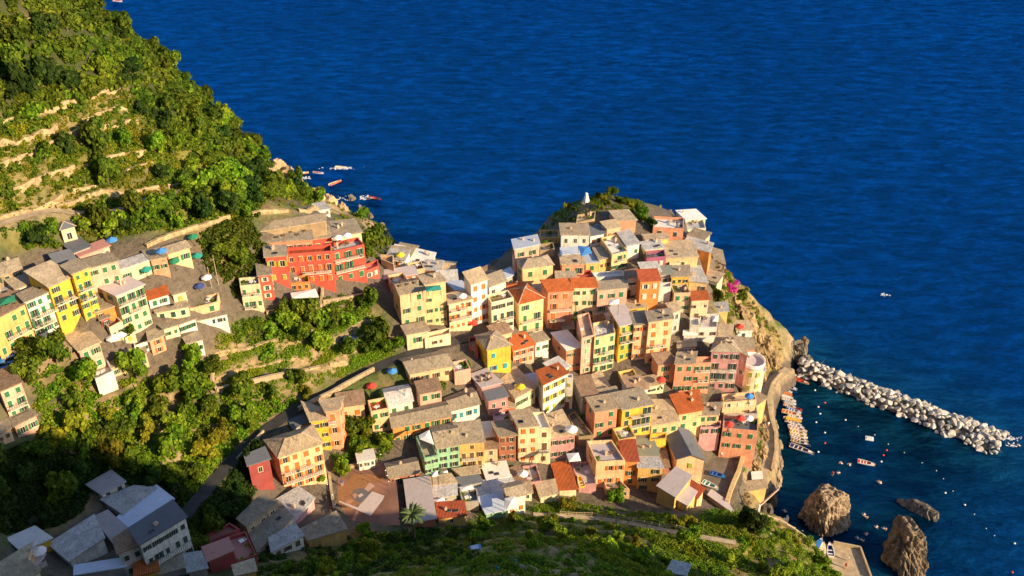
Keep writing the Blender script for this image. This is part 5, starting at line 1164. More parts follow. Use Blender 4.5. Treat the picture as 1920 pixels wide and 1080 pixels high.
M_WETROCK=rockmat('dark_shore_rock',(.05,.045,.04),(.15,.13,.11),(.30,.25,.19),.6)
def boulder(seed):
    rg=random.Random(seed); bm=bmesh.new()
    for _ in range(15):
        v=Vector((rg.uniform(-1,1),rg.uniform(-1,1),rg.uniform(-1,1))); v=v/max(abs(v.x),abs(v.y),abs(v.z))*rg.uniform(.8,1.0); bm.verts.new(v)
    bmesh.ops.convex_hull(bm,input=bm.verts); bmesh.ops.delete(bm,geom=[v for v in bm.verts if not v.link_faces],context='VERTS')
    bmesh.ops.bevel(bm,geom=list(bm.edges),offset=.08,segments=1,affect='EDGES')
    me=bpy.data.meshes.new('boulder'); bm.to_mesh(me); bm.free(); me.materials.append(M_BOULD); return me
BM=[boulder(i) for i in range(12)]
rg=random.Random(11)
bwp=[np.array(p) for p in BW]; tot=[0]
for a_,b_ in zip(bwp[:-1],bwp[1:]): tot.append(tot[-1]+np.hypot(*(b_-a_)))
def along(s):
    for i in range(len(bwp)-1):
        if s<=tot[i+1] or i==len(bwp)-2:
            u=(s-tot[i])/(tot[i+1]-tot[i]); d=(bwp[i+1]-bwp[i])/np.hypot(*(bwp[i+1]-bwp[i])); return bwp[i]+(bwp[i+1]-bwp[i])*u,np.array((-d[1],d[0]))
TOT=tot[-1]
def bwprof(v,s):   # height of the mound across its width
    w=3.7+1.4*s/TOT; return (2.8*(1-(abs(v)/w)**1.7)) if abs(v)<w else -.6
b=MB(); ns=60; nv=12
grid=[]
for i in range(ns+1):
    s=TOT*i/ns; c_,n_=along(s); row=[]
    for j in range(nv+1):
        v=-8+16*j/nv; q=c_+n_*v; row.append((q[0],q[1],bwprof(v,s)-.9+rg.uniform(-.3,.3)))
    grid.append(row)
for i in range(ns):
    for j in range(nv): b.face([grid[i][j],grid[i+1][j],grid[i+1][j+1],grid[i][j+1]])
core=link('breakwater_core',b.mesh('breakwater_core',M_WETROCK)); tag(core,'dark rubble mound under the breakwater boulders','breakwater')
pts_=[]; tries=0
while len(pts_)<298 and tries<60000:
    tries+=1; s=rg.uniform(-1,TOT+1.2); c_,n_=along(min(max(s,0),TOT)); w=3.9+1.4*s/TOT; v=rg.uniform(-w,w)
    if s>TOT: c_=c_+(bwp[-1]-bwp[-2])/np.hypot(*(bwp[-1]-bwp[-2]))*(s-TOT); 
    q=c_+n_*v; r=rg.choice([.55,.7,.9,1.0,1.2])*rg.uniform(.85,1.1)
    if all((q[0]-p[0])**2+(q[1]-p[1])**2>(.58*(r+p[3]))**2 for p in pts_): pts_.append((q[0],q[1],bwprof(v,max(s,0))-.25,r))
for x,y,z,r in pts_:
    o=link('boulder',rg.choice(BM),None,(x,y,z),0,(r*rg.uniform(.9,1.35),r,r*rg.uniform(.6,.85))); o.rotation_euler=(rg.uniform(-.5,.5),rg.uniform(-.5,.5),rg.uniform(0,6.28))
    tag(o,'pale grey boulder in the long breakwater enclosing the harbour','boulder','boulders of the breakwater')
def searock(px,py,rx,ry,hgt,seed,label,mat=M_CLIFF,ang=0,lean=(0,0),sub=6,pw=.55,name='sea_rock',z0=0,sharp=1.0,pos=None):
    bm=bmesh.new(); bmesh.ops.create_icosphere(bm,subdivisions=sub,radius=1); c0=pos or at_z(px,py,z0); rk=random.Random(seed*13)
    PLN=[(Vector((math.cos(a_),math.sin(a_),rk.uniform(.0,.75))).normalized(),rk.uniform(.66,.92)) for a_ in [rk.uniform(0,6.28) for _ in range(24)]]
    for v in bm.verts:
        d=v.co.copy(); th=math.atan2(d.y,d.x); zz=max(d.z,-.3)
        prof=(1-max(zz,0)**2)**.5; prof=prof**pw if prof>0 else 0
        r=prof*(1+.22*noise.noise(Vector((math.cos(th)*1.4,math.sin(th)*1.4,seed)))+.10*noise.noise(Vector((math.cos(th)*4,math.sin(th)*4,seed+zz))))
        x=math.cos(th)*r*rx+lean[0]*zz; y=math.sin(th)*r*ry+lean[1]*zz; z=(zz**.8 if zz>0 else zz)*hgt
        p_=Vector((x/rx,y/ry,z/hgt))
        for pn,pd in PLN:
            k_=p_.dot(pn)
            if k_>pd: p_-=pn*(k_-pd)*.85
        p_=Vector((p_.x*rx,p_.y*ry,p_.z*hgt)); st=Vector((x*.55+z*.16,y*.55,z*.10+x*.05))+Vector((seed*7,0,0))
        rd=(1-abs(noise.fractal(st,1.0,2.0,6)))-.7; f=1.0 if zz>-.2 else 0
        n_=Vector((math.cos(th)*prof,math.sin(th)*prof,.35+max(zz,0)*.4)).normalized()
        p_+=n_*rd*1.9*f*sharp+n_*noise.fractal(Vector((x,y,z))*.28+Vector((0,0,seed)),1,2,5)*.55*f*sharp
        v.co=p_
    me=bpy.data.meshes.new(name); bm.to_mesh(me); bm.free(); me.materials.append(mat)
    o=link(name,me,None,c0,R(ang)); tag(o,label,'rock'); return o
searock(1545,978,6.4,5.6,10.2,1,'big pale sea rock in the cove, left of two stacks',lean=(-.6,1.2))
searock(1696,1052,5.3,6.6,9.6,2,'tall ribbed sea rock at the bottom edge, right of two stacks',lean=(0,1.5))
searock(1724,957,6.2,1.8,2.2,3,'long low dark reef between the right sea stack and the breakwater',M_WETROCK,ang=-42,sharp=.5)
searock(1487,668,4.4,3.0,5.0,4,'dark jagged rock where the breakwater leaves the cliff',M_WETROCK,lean=(-.5,.5))
searock(1502,664,1.5,1.7,6.0,5,'pale pointed rock spike at the start of the breakwater',sharp=.6)
searock(1470,650,3.5,2.4,4.0,6,'dark rock ledge under the cliff tip above the boats',M_WETROCK)
searock(1512,682,2.6,1.8,2.5,9,'low dark rock at the root of the breakwater',M_WETROCK,sharp=.7)
for i,(px,py,rx,hh_) in enumerate([(1450,800,1.3,1.8),(1457,838,1.5,2.4),(1456,872,1.7,3.6),(1452,905,2.2,4.2),(1444,935,2.3,4.2),(1434,962,2.3,3.2),(1444,768,1.2,1.6)]):
    searock(px,py,rx,rx*1.3,hh_,20+i,'brown shore rock at the foot of the harbour cliff below the path',M_CLIFF if i<4 else M_WETROCK,sub=4,sharp=.6)['group']='shore rocks along the harbour cliff'
for i,(px,py,rx) in enumerate([(660,374,1.5),(676,392,1.2),(694,408,1.4),(716,426,1.2)]):
    searock(px,py,rx,rx,1.6,40+i,'brown shore rock at the foot of the coast behind the red house',M_WETROCK,sub=4,sharp=.6)['group']='shore rocks behind the red house'
for i,(px,py,rx,hh_) in enumerate([(1388,585,2.4,3.0),(1404,605,2.6,3.4),(1420,625,2.6,3.6),(1434,645,2.6,3.6),(1446,668,2.4,3.4),(1430,680,2.0,2.8),(1412,655,2.2,2.8),(1398,630,2.0,2.6),(1425,705,1.8,2.6),(1376,560,2.0,2.8),(1425,760,1.5,3.0),(1428,790,1.5,3.0),(1432,820,1.6,3.2),(1428,850,1.6,3.2),(1418,880,1.7,3.0),(1455,690,1.8,2.6)]):
    q=hit(px,py,HF); searock(px,py,rx,rx*1.25,hh_,60+i,'brown rock crag of the steep cliff below the right headland houses',M_CRAG,sub=4,sharp=.8,name='cliff_crag',pos=(q[0],q[1],q[2]-.9))['group']='crags of the headland cliff'
for i,(px,py,rx,hh_) in enumerate([(468,262,2.6,3.4),(488,282,3.0,4.0),(505,300,3.2,4.0),(522,318,3.2,4.0),(540,335,3.0,3.8),(560,350,2.8,3.4),(590,366,2.6,3.0),(618,378,2.6,3.0),(512,340,2.6,3.2),(640,392,2.2,2.6)]):
    q=hitl(px,py); z=gz(*q); searock(px,py,rx,rx*1.25,hh_,80+i,'bare ochre rock crag on the sea edge of the left hill',M_OCHRE,sub=4,sharp=.8,name='cliff_crag',pos=(q[0],q[1],z-1.0))['group']='crags on the left hill sea edge'
# foam where waves break at the end of the breakwater and along wakes
b=MB(); rf=random.Random(5)
def foampatch(px,py,sx_,sy_,n,smin=.08,smax=.35):
    c0=at_z(px,py,0)
    for _ in range(n):
        x=c0[0]+rf.gauss(0,sx_); y=c0[1]+rf.gauss(0,sy_); s=rf.uniform(smin,smax); k=rf.uniform(1,2.5); a=rf.uniform(0,6.28)
        b.face([(x+s*k*math.cos(t_)*math.cos(a)-s*math.sin(t_)*math.sin(a),y+s*k*math.cos(t_)*math.sin(a)+s*math.sin(t_)*math.cos(a),.05+rf.uniform(0,.03)) for t_ in (0,1.05,2.1,3.14,4.2,5.2)])
foampatch(1890,822,1.3,.5,60,.05,.22); foampatch(1898,834,.9,.4,20,.05,.2); foampatch(640,316,3.2,.5,50); foampatch(690,371,1.4,.6,50); foampatch(574,334,1.2,.4,20); foampatch(650,372,2,1,20); foampatch(1660,553,1.2,.5,14); foampatch(1480,985,1.5,1.5,12)
fo=link('foam',b.mesh('foam',plain('sea_foam',(.75,.78,.80),.8))); tag(fo,'white foam off the breakwater tip and in boat wakes',None,None,'stuff')
# ---------------------------------------------------------------- vegetation
def leafmat(nm,c1,c2,c3):
    m,t,b=newmat(nm); g=N(t,'ShaderNodeNewGeometry'); oi=N(t,'ShaderNodeObjectInfo')
    a=ramp(t,g.outputs['Random Per Island'],[(0.0,c1),(.55,c2),(1.0,c3)])
    hs=N(t,'ShaderNodeHueSaturation'); mr=N(t,'ShaderNodeMapRange'); mr.inputs[3].default_value=.65; mr.inputs[4].default_value=1.35; t.links.new(oi.outputs['Random'],mr.inputs[0]); t.links.new(mr.outputs[0],hs.inputs['Value'])
    nz=N(t,'ShaderNodeTexNoise',Scale=.12,Detail=3.0); t.links.new(g.outputs['Position'],nz.inputs['Vector'])
    m2=N(t,'ShaderNodeMapRange'); m2.inputs[1].default_value=.35; m2.inputs[2].default_value=.65; m2.inputs[3].default_value=.475; m2.inputs[4].default_value=.52; t.links.new(nz.outputs[0],m2.inputs[0]); t.links.new(m2.outputs[0],hs.inputs['Hue'])
    t.links.new(a,hs.inputs['Color']); t.links.new(hs.outputs[0],b.inputs['Base Color']); b.inputs['Roughness'].default_value=.75; b.inputs['Specular IOR Level'].default_value=.2
    tl=N(t,'ShaderNodeBsdfTranslucent'); t.links.new(hs.outputs[0],tl.inputs['Color']); mx=N(t,'ShaderNodeMixShader'); mx.inputs[0].default_value=.5
    t.links.new(b.outputs[0],mx.inputs[1]); t.links.new(tl.outputs[0],mx.inputs[2]); t.links.new(mx.outputs[0],t.nodes['Material Output'].inputs[0])
    return m
ML=dict(oak=leafmat('leaves_evergreen',(0.039,0.075,0.006),(0.108,0.172,0.014),(0.216,0.278,0.025)),
 fresh=leafmat('leaves_fresh_green',(0.058,0.129,0.008),(0.166,0.300,0.018),(0.332,0.472,0.035)),
 gold=leafmat('leaves_yellow_green',(.12,.14,.010),(.27,.29,.020),(.42,.42,.04)),
 vine=leafmat('leaves_vine',(.12,.21,.010),(.24,.38,.025),(.42,.50,.045)),
 dryl=leafmat('leaves_dry',(.12,.08,.03),(.26,.18,.07),(.42,.30,.13)),
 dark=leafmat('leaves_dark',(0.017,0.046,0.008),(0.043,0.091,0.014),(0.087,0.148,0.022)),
 pink=leafmat('petals_magenta',(.45,.02,.22),(.75,.05,.38),(.85,.2,.5)))
M_BARK=plain('bark',(.13,.09,.06),.95)
def leaves(nl,lobes,size,rng):
    """leaf clumps on the shells of several lobes -> vertex array, one quad per clump"""
    out=np.zeros((nl,4,3))
    for i in range(nl):
        c_,r=lobes[rng.randrange(len(lobes))]
        while True:
            d=np.array([rng.gauss(0,1) for _ in range(3)]); d/=np.linalg.norm(d)
            if d[2]>-.55: break
        p=np.array(c_)+d*r*(rng.uniform(.55,1.08)); nrm=d+np.array([rng.gauss(0,.45) for _ in range(3)]); nrm/=np.linalg.norm(nrm)
        a=np.cross(nrm,[rng.gauss(0,1) for _ in range(3)]); a/=np.linalg.norm(a); bb=np.cross(nrm,a); s=size*rng.uniform(.55,1.25)
        out[i]=[p-a*s-bb*s*.6,p+a*s*.8-bb*s*.7,p+a*s+bb*s*.6,p-a*s*.7+bb*s*.8]
    return out
def leafmesh(nm,arr,mat):
    n=len(arr); me=bpy.data.meshes.new(nm); me.vertices.add(n*4); me.vertices.foreach_set('co',arr.reshape(-1).astype('f'))
    me.loops.add(n*4); me.polygons.add(n); me.loops.foreach_set('vertex_index',np.arange(n*4,dtype='i')); me.polygons.foreach_set('loop_start',np.arange(0,n*4,4,dtype='i')); me.update(calc_edges=True); me.materials.append(mat); return me
def trunkmesh(h_,r,rng,spread):
    b=MB()
    def seg(p0,p1,r0,r1,n=6):
        p0=Vector(p0);p1=Vector(p1); d=(p1-p0).normalized(); u=d.orthogonal().normalized(); w=d.cross(u)
        A=[p0+(u*math.cos(6.283*i/n)+w*math.sin(6.283*i/n))*r0 for i in range(n)]; B_=[p1+(u*math.cos(6.283*i/n)+w*math.sin(6.283*i/n))*r1 for i in range(n)]
        for i in range(n): j=(i+1)%n; b.face([A[i],A[j],B_[j],B_[i]])
    seg((0,0,-1.0),(0,0,h_),r,r*.6)
    for k in range(4):
        a=k*1.6+rng.random(); seg((0,0,h_*.75),(math.cos(a)*spread*.6,math.sin(a)*spread*.6,h_+spread*.6),r*.5,r*.18)
    return b.mesh('trunk',M_BARK)
def treeproto(nm,seed,R_,H_,nl,size,mat,nlob=9,flat=.8,trunk=1.2):
    rng=random.Random(seed); lob=[((0,0,trunk+R_*flat*.6),R_*.6)]
    for k in range(nlob):
        a=rng.uniform(0,6.28); d=rng.uniform(.35,.75)*R_; lob.append(((math.cos(a)*d,math.sin(a)*d,trunk+rng.uniform(.1,1.15)*R_*flat),R_*rng.uniform(.25,.45)))
    return leafmesh('crown',leaves(nl,lob,size,rng),mat),trunkmesh(trunk+.3,R_*.07+.05,rng,R_*.8)
TP={}
for k,(mat,n) in dict(oak=('oak',3),fresh=('fresh',3),dark=('dark',2),gold=('gold',1),vine=('vine',2)).items():
    TP[k]=[treeproto(k,100+i*7+len(k),2.3,3.4,1500,.27,ML[mat],9+i,.85,.9) for i in range(n)]
ntree=0
def tree(kind,x,y,s,label,group,rng,name='tree',zoff=0):
    global ntree
    cr,tr=rng.choice(TP[kind]); z=gz(x,y)+zoff; o=empty(name,(x,y,z-.1),rng.uniform(0,6.28)); o.scale=(s*rng.uniform(.8,1.2),s*rng.uniform(.8,1.2),s*rng.uniform(.8,1.35)); tag(o,label,'tree',group)
    link('crown',cr,o); link('trunk',tr,o); ntree+=1; return o
wbest=np.full(XX.shape,1e9)
for nm,p,w,mat,b_,_ in roads: wbest=np.minimum(wbest,b_-w/2)
wbest=np.minimum(wbest,twd+.2)
def clear(x,y,r=1.2):
    if samp(wbest,x,y)<r: return False
    for dx,dy in ((0,0),(r,0),(-r,0),(0,r),(0,-r)):
        if roofz(np.array([x+dx]),np.array([y+dy]))[0]>0: return False
    return not(inpoly(SQP,np.array([x]),np.array([y]))[0] or inpoly(SQB,np.array([x]),np.array([y]))[0] or inpoly(QUAY,np.array([x]),np.array([y]))[0])
def scatter(zone,n,rng,r=1.2,mask=None,minc=2.0):
    poly=ZW[zone] if isinstance(zone,str) else zone; A=np.array(poly); x0,y0=A.min(0); x1,y1=A.max(0); out=[]; t_=0
    while len(out)<n and t_<n*60:
        t_+=1; x=rng.uniform(x0,x1); y=rng.uniform(y0,y1)
        if not inpoly(poly,np.array([x]),np.array([y]))[0] or samp(CD,x,y)<minc or samp(HF,x,y)<1.5: continue
        if mask is not None and rng.random()>mask(x,y): continue
        if not clear(x,y,r): continue
        out.append((x,y))
    return out
rg=random.Random(3)
def spaced(pts,d):
    out=[]
    for p in pts:
        if all((p[0]-q[0])**2+(p[1]-q[1])**2>d*d for q in out): out.append(p)
    return out
for zone,n,d,kinds,smin,smax,lab,grp in [
 ('wood',110,4.2,['oak','oak','oak','dark','fresh'],.95,1.6,'tree in the wood on the upper left hill','trees of the upper left wood'),
 ('terr',62,4.5,['oak','fresh','dark','fresh'],.8,1.45,'tree on the terraced hillside above the left houses','trees on the hillside terraces'),
 ('orch',85,3.3,['fresh','oak','fresh','gold'],.8,1.5,'tree in the gardens between left houses and road','trees in the valley gardens'),
 ('vine',12,4,['fresh','oak'],.8,1.2,'tree at the vineyard terraces below the red house','trees at the vineyard terraces'),
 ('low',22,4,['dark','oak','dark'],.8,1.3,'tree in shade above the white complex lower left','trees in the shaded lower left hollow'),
 ('gard',9,3.2,['fresh','gold','oak'],.7,1.1,'tree between the square and the long orange house','trees in the garden above the square')]:
    pts_=spaced(scatter(zone,n*3,rg,1.2,None,2.5),d)[:n]
    for x,y in pts_:
        kd=rg.choice(kinds); sz=rg.uniform(smin,smax); sw='large ' if sz>smin+.66*(smax-smin) else ('small ' if sz<smin+.33*(smax-smin) else 'middle sized ')
        cw=dict(oak='deep green ',fresh='fresh green ',dark='blackish green ',gold='yellow green ')[kd]; tree(kd,x,y,sz,sw+cw+lab,grp,rg)
for px,py,k,s,lab in [(700,460,'oak',1.3,'large tree on the sea edge right of the big red house'),(722,455,'oak',1.1,'tree right of the large tree beside the big red house, nearest the white roofs'),(690,478,'fresh',.9,'small tree just right of the big red house'),
 (680,408,'fresh',.9,'round tree on the cliff edge behind the big red house'),(580,600,'oak',1.5,'big dark green tree under the white canopy'),(615,605,'oak',1.2,'dark green tree right of the big one under the white canopy'),(545,605,'fresh',1.1,'green tree left of the big one under the white canopy'),
 (710,640,'oak',1.3,'big tree beside the lone dark car'),(735,655,'fresh',1.0,'tree between the dark car and the tall beige house'),(690,655,'oak',1.0,'tree left of the dark car'),(685,565,'fresh',.8,'small garden tree at the right end of the red house terrace'),
 (575,735,'gold',.8,'pale yellow green tree above the grey dark roof by the road'),(450,490,'fresh',1.2,'light green tree left of the big red house'),(425,480,'oak',1.2,'darker tree left of the light green one by the red house'),(1405,985,'dark',1.25,'dark round tree at the seaward end of the foreground slope'),
 (870,690,'fresh',.7,'small tree in the shaded yard left of the mustard yellow house'),(1020,465,'fresh',.6,'little tree on the terrace at the foot of the headland cliff'),(815,738,'oak',1.1,'tree between the lone peach house and the dark slate roof'),
 (1370,500,'gold',.6,'small yellow green tree on the right headland rim'),(1205,402,'fresh',.9,'round bush behind the salmon block on the headland'),(1220,420,'dark',.7,'dark bush between the salmon block and the terrace house'),
 (1345,555,'oak',.8,'green tree in the cliff garden, left one'),(1382,560,'oak',1.0,'dark green tree under the pink bougainvillea'),(1360,585,'fresh',.6,'small shrub tree lowest in the cliff garden'),(645,880,'fresh',.9,'round tree left of the kiosk'),(668,800,'oak',1.2,'large garden tree above the kiosk'),(1152,932,'fresh',.8,'round bush on the slope right below the lower village'),
 (600,895,'fresh',.6,'small tree at the foot of the tall yellow hipped house'),(240,628,'oak',.8,'tree among the houses below the cream tower house'),(60,668,'oak',1.2,'tree below the row of parked cars'),(105,672,'oak',1.4,'large tree between the parked cars and the long tan roof')]:
    q=hit(px,py+8,HF); tree(k,q[0],q[1],s,lab,None,rg)
for x,y in spaced(scatter(wpoly([(-10,440),(60,400),(130,392),(300,372),(480,348),(600,388),(480,402),(330,430),(180,452),(-10,478)]),110,rg,1.3,None,2.5),3.2)[:42]:
    kd=rg.choice(['oak','fresh','fresh','dark']); sz=rg.uniform(.8,1.35); tree(kd,x,y,sz,('large ' if sz>1.08 else 'smaller ')+dict(oak='deep green ',fresh='fresh green ',dark='blackish green ')[kd]+'tree in the belt between hill terraces and upper houses','trees of the belt above the upper row of houses',rg)
# headland garden
rgt=random.Random(9)
hg=[(1062,392),(1070,380),(1085,372),(1078,396),(1120,372),(1130,378),(1142,385),(1158,378),(1170,383),(1182,388),(1125,392),(1195,392),(1205,398)]
for px,py in hg:
    q=hit(px,py,HF); tree(rgt.choice(['fresh','gold','oak']),q[0],q[1],rgt.uniform(.35,.6),'small garden bush on the very top of the headland','bushes of the headland garden',rgt,name='bush')
q=hit(1148,378,HF); o=tree('oak',q[0],q[1],.75,'umbrella shaped pine standing above the headland garden',None,rgt,zoff=1.6)
o=empty('monument',hit(1099,380,HF)); tag(o,'white conical monument in the garden on top of the headland','monument')
b=MB(); cyl(b,1.0,.3,0,2.9,10); link('cone',b.mesh('cone',M_CLOTHW),o); b=MB(); cyl(b,1.5,1.4,-.8,.15,10); link('plinth',b.mesh('plinth',M_PATH),o)
# bougainvillea
rng=random.Random(77); lob=[((rng.uniform(-1.0,1.0),rng.uniform(-.8,.8),rng.uniform(.4,3.4)),rng.uniform(.5,.9)) for _ in range(9)]
q=hit(1372,548,HF); o=empty('bougainvillea',q); tag(o,'bright pink flowering bougainvillea on the cliff edge of the headland','shrub'); link('blossom',leafmesh('blossom',leaves(1100,lob,.2,rng),ML['pink']),o); link('trunk',trunkmesh(.8,.12,rng,1.5),o)
# cypress by the lane in the garden
rng=random.Random(70); lob=[((0,0,.6+i*.6),.62-.045*i) for i in range(9)]
q=hit(717,770,HF); o=empty('cypress',q); tag(o,'slim dark cypress beside the garden path right of the road','tree'); link('crown',leafmesh('crown',leaves(900,lob,.2,rng),ML['dark']),o); link('trunk',trunkmesh(.8,.12,rng,.2),o)
# palm
q=hit(777,1012,HF); hz=7.0; o=empty('palm_tree',q); tag(o,'tall palm tree in front of the long lilac roof','tree'); b=MB()
for i in range(7): cyl(b,.26-.01*i,.30-.01*i,i*hz/7-.5,(i+1)*hz/7-.5,8,cap=False)
link('trunk',b.mesh('trunk',M_BARK),o); b=MB(); rng=random.Random(6)
for k in range(34):
    a=k*2.399; el=rng.uniform(-.15,1.25) ; L=rng.uniform(2.3,3.0); px_=0; pz_=hz-.5; prev=None; n=9
    for i in range(n+1):
        u=i/n; e=el-u*1.3; x=px_;z=pz_; w=.34*math.sin(math.pi*min(1,.15+u*.85))+.02
        cur=[Vector((x*math.cos(a)-s*w*math.sin(a)*(1),x*math.sin(a)+s*w*math.cos(a),z-.18*abs(s))) for s in (-1,0,1)]
        if prev: b.face([prev[0],cur[0],cur[1],prev[1]]); b.face([prev[1],cur[1],cur[2],prev[2]])
        prev=cur; px_+=L/n*math.cos(e); pz_+=L/n*math.sin(e)
link('fronds',b.mesh('fronds',plain('palm_leaf',(.06,.10,.025),.6,0,.4,3)),o)
# ground cover as stuff: scrub, vines, dry grass
def shrubbase(seed,nl,size,R_=1.0,flat=.7):
    rng=random.Random(seed); lob=[((0,0,.25*R_),R_*.6)]+[((math.cos(a)*R_*.5,math.sin(a)*R_*.5,rng.uniform(.1,.5)*R_*flat),R_*rng.uniform(.3,.5)) for a in (0.3,1.9,3.3,4.7)]
    return leaves(nl,lob,size,rng)
def stuff(nm,pts_,mat,smin,smax,label,nl=70,size=.24,seed=1,zs=1.0):
    rng=np.random.default_rng(seed); bases=[shrubbase(seed+i,nl,size) for i in range(5)]; out=[]
    P2=np.array(pts_)
    if not len(P2): return
    Z=samp(HF,P2[:,0],P2[:,1])
    for (x,y),z in zip(P2,Z):
        a=rng.uniform(0,6.283); s=rng.uniform(smin,smax); B_=bases[rng.integers(5)]; c_,s_=math.cos(a),math.sin(a)
        o_=np.empty_like(B_); o_[...,0]=(B_[...,0]*c_-B_[...,1]*s_)*s+x; o_[...,1]=(B_[...,0]*s_+B_[...,1]*c_)*s+y; o_[...,2]=B_[...,2]*s*zs+z; out.append(o_)
    o=link(nm,leafmesh(nm,np.concatenate(out),mat)); tag(o,label,None,None,'stuff')
def fscatter(zone,n,seed,r=.8,mask=None,minc=1.5):
    poly=ZW[zone] if isinstance(zone,str) else zone; A=np.array(poly); x0,y0=A.min(0); x1,y1=A.max(0); rng=np.random.default_rng(seed); got=[]; cnt=0
    for _ in range(12):
        x=rng.uniform(x0,x1,n*2); y=rng.uniform(y0,y1,n*2); ok=inpoly(poly,x,y)&(samp(CD,x,y)>minc)&(samp(HF,x,y)>1)&(samp(wbest,x,y)>r)
        for dx,dy in ((0,0),(r,0),(-r,0),(0,r),(0,-r)): ok&=roofz(x+dx,y+dy)<0
        for pl in (SQP,SQB,QUAY): ok&=~inpoly(pl,x,y)
        if mask is not None: ok&=rng.random(len(x))<mask(x,y)
        # nothing far below the bottom of the picture
        w_=y*cp+(CAMZ-samp(HF,x,y))*sp; v_=(y*sp-(CAMZ-samp(HF,x,y))*cp)/w_; ok&=v_>-.36
        got.append(np.stack([x[ok],y[ok]],1)); cnt+=int(ok.sum())
        if cnt>=n: break
    return np.concatenate(got)[:n]
nm_=lambda s,seed,th,k: (lambda x,y: np.clip((vn(x,y,s,seed)-th)*k,0,1))
RS=lambda x,y: samp(riser,x,y)
stuff('scrub',fscatter('wood',2600,1,mask=nm_(12,51,.1,6)),ML['oak'],.9,2.0,'evergreen scrub filling the wood on the upper left hill',80,.30,1)
stuff('scrub',fscatter('wood',900,2,mask=nm_(10,52,.5,6)),ML['fresh'],.8,1.5,'lighter bushes in the wood on the upper left hill',80,.28,2)
tr=lambda th: (lambda x,y: np.clip((vn(x,y,9,53)-th)*7,0,1)*np.clip(1-RS(x,y)*1.6,0,1))
stuff('scrub',fscatter('terr',2100,3,mask=tr(.33)),ML['oak'],.5,1.3,'green bushes along the hillside terraces',70,.24,3)
stuff('scrub',fscatter('terr',1500,4,mask=lambda x,y: np.clip((vn(x,y,11,54)-.42)*7,0,1)*np.clip(1-RS(x,y)*1.3,0,1)),ML['fresh'],.5,1.1,'fresh green bushes along the hillside terraces',70,.22,4)
stuff('vines',fscatter('terr',1500,5,mask=lambda x,y: np.clip((vn(x,y,13,55)-.50)*8,0,1)*np.clip(np.clip(3.5-samp(twd,x,y),0,1)*1.2+RS(np.asarray(x)-.5,y-1.6)*.8,.03,1)),ML['gold'],.4,.9,'yellow green vines on the edges of the hillside terraces',60,.20,5)
stuff('vines',fscatter('terr',2600,25,r=.4,mask=lambda x,y: np.clip(2.9-samp(twd,x,y),0,1)),ML['gold'],.35,.75,'yellow vines lining the stone walls of the hillside terraces',60,.18,25)
stuff('vines',fscatter('vine',1900,6,mask=lambda x,y: np.clip((vn(x,y,10,56)-.34)*7,0,1)*np.clip(1-RS(x,y)*1.5,0,1)),ML['vine'],.35,.8,'bright green vines on the terraces below the big red house',60,.17,6)
stuff('scrub',fscatter('orch',1300,7,mask=nm_(8,57,.30,6)),ML['fresh'],.5,1.2,'undergrowth in the valley gardens',70,.2,7)
stuff('scrub',fscatter('orch',350,8,mask=nm_(8,58,.46,6)),ML['gold'],.4,.9,'yellow green undergrowth in the valley gardens',60,.18,8)
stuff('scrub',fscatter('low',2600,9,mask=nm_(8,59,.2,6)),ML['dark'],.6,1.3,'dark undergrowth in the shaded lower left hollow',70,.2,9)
stuff('scrub',fscatter('gard',200,10),ML['fresh'],.4,1.0,'low greenery in the garden above the square',60,.18,10)
stuff('scrub',fscatter('fore',3000,11,mask=nm_(7,60,.30,6)),ML['fresh'],.45,1.1,'green shrubs over the foreground slope',90,.15,11)
stuff('vines',fscatter('fore',3600,12,mask=lambda x,y: np.clip((vn(x,y,6,61)-.44)*7,0,1)*np.clip((x+20)/40,0,1)),ML['vine'],.45,1.05,'bright vines on the sunlit part of the foreground slope',90,.13,12)
stuff('scrub',fscatter('fore',900,13,mask=nm_(6,62,.5,7)),ML['gold'],.3,.7,'yellow shrubs on the foreground slope',80,.12,13)
stuff('dry_grass',fscatter('fore',1300,14,mask=nm_(5,63,.45,6)),ML['dryl'],.25,.6,'dry tufts on the foreground slope',60,.12,14)
stuff('dry_grass',fscatter('cliff',700,15,minc=2.5,mask=nm_(5,64,.35,6)),ML['dryl'],.3,.8,'dry golden brush on the headland cliff',60,.16,15,.6)
stuff('scrub',fscatter('cliff',110,26,minc=3,mask=nm_(8,75,.48,7)),ML['fresh'],.4,1.1,'green bushes clinging to the headland cliff',70,.18,26)
stuff('scrub',fscatter('cliff',160,16,minc=3,mask=nm_(6,65,.5,7)),ML['gold'],.3,.8,'green tufts on the headland cliff',60,.16,16,.7)
stuff('scrub',fscatter(wpoly([(1012,440),(1040,385),(1090,368),(1180,374),(1215,400),(1150,402),(1060,428)]),420,27,minc=.5),ML['gold'],.35,.9,'yellow green plants around the top of the headland',70,.17,27)
stuff('scrub',fscatter('top',500,17),ML['fresh'],.35,.9,'low plants of the headland garden',60,.16,17)
stuff('scrub',fscatter('redg',200,18),ML['oak'],.5,1.1,'bushes on the sea edge right of the red house',60,.2,18)
for x,y in spaced(scatter('fore',160,rg,1.2,lambda x,y: 1.0 if (y*sp-(CAMZ-gz(x,y))*cp)/(y*cp+(CAMZ-gz(x,y))*sp)>-.33 else 0,2.5),2.6)[:75]:
    kd=rg.choice(['vine','vine','gold','fresh']); sz=rg.uniform(.4,.85); tree(kd,x,y,sz,('larger ' if sz>.55 else 'smaller ')+dict(vine='bright green ',fresh='fresh green ',gold='yellow green ')[kd]+'bush on the foreground slope below the village','bushes of the foreground slope',rg,name='bush')
stuff('scrub',fscatter(wpoly([(380,440),(480,400),(500,470),(450,560),(420,530),(380,500)]),260,19),ML['oak'],.6,1.3,'bushes left of the big red house',70,.2,19)
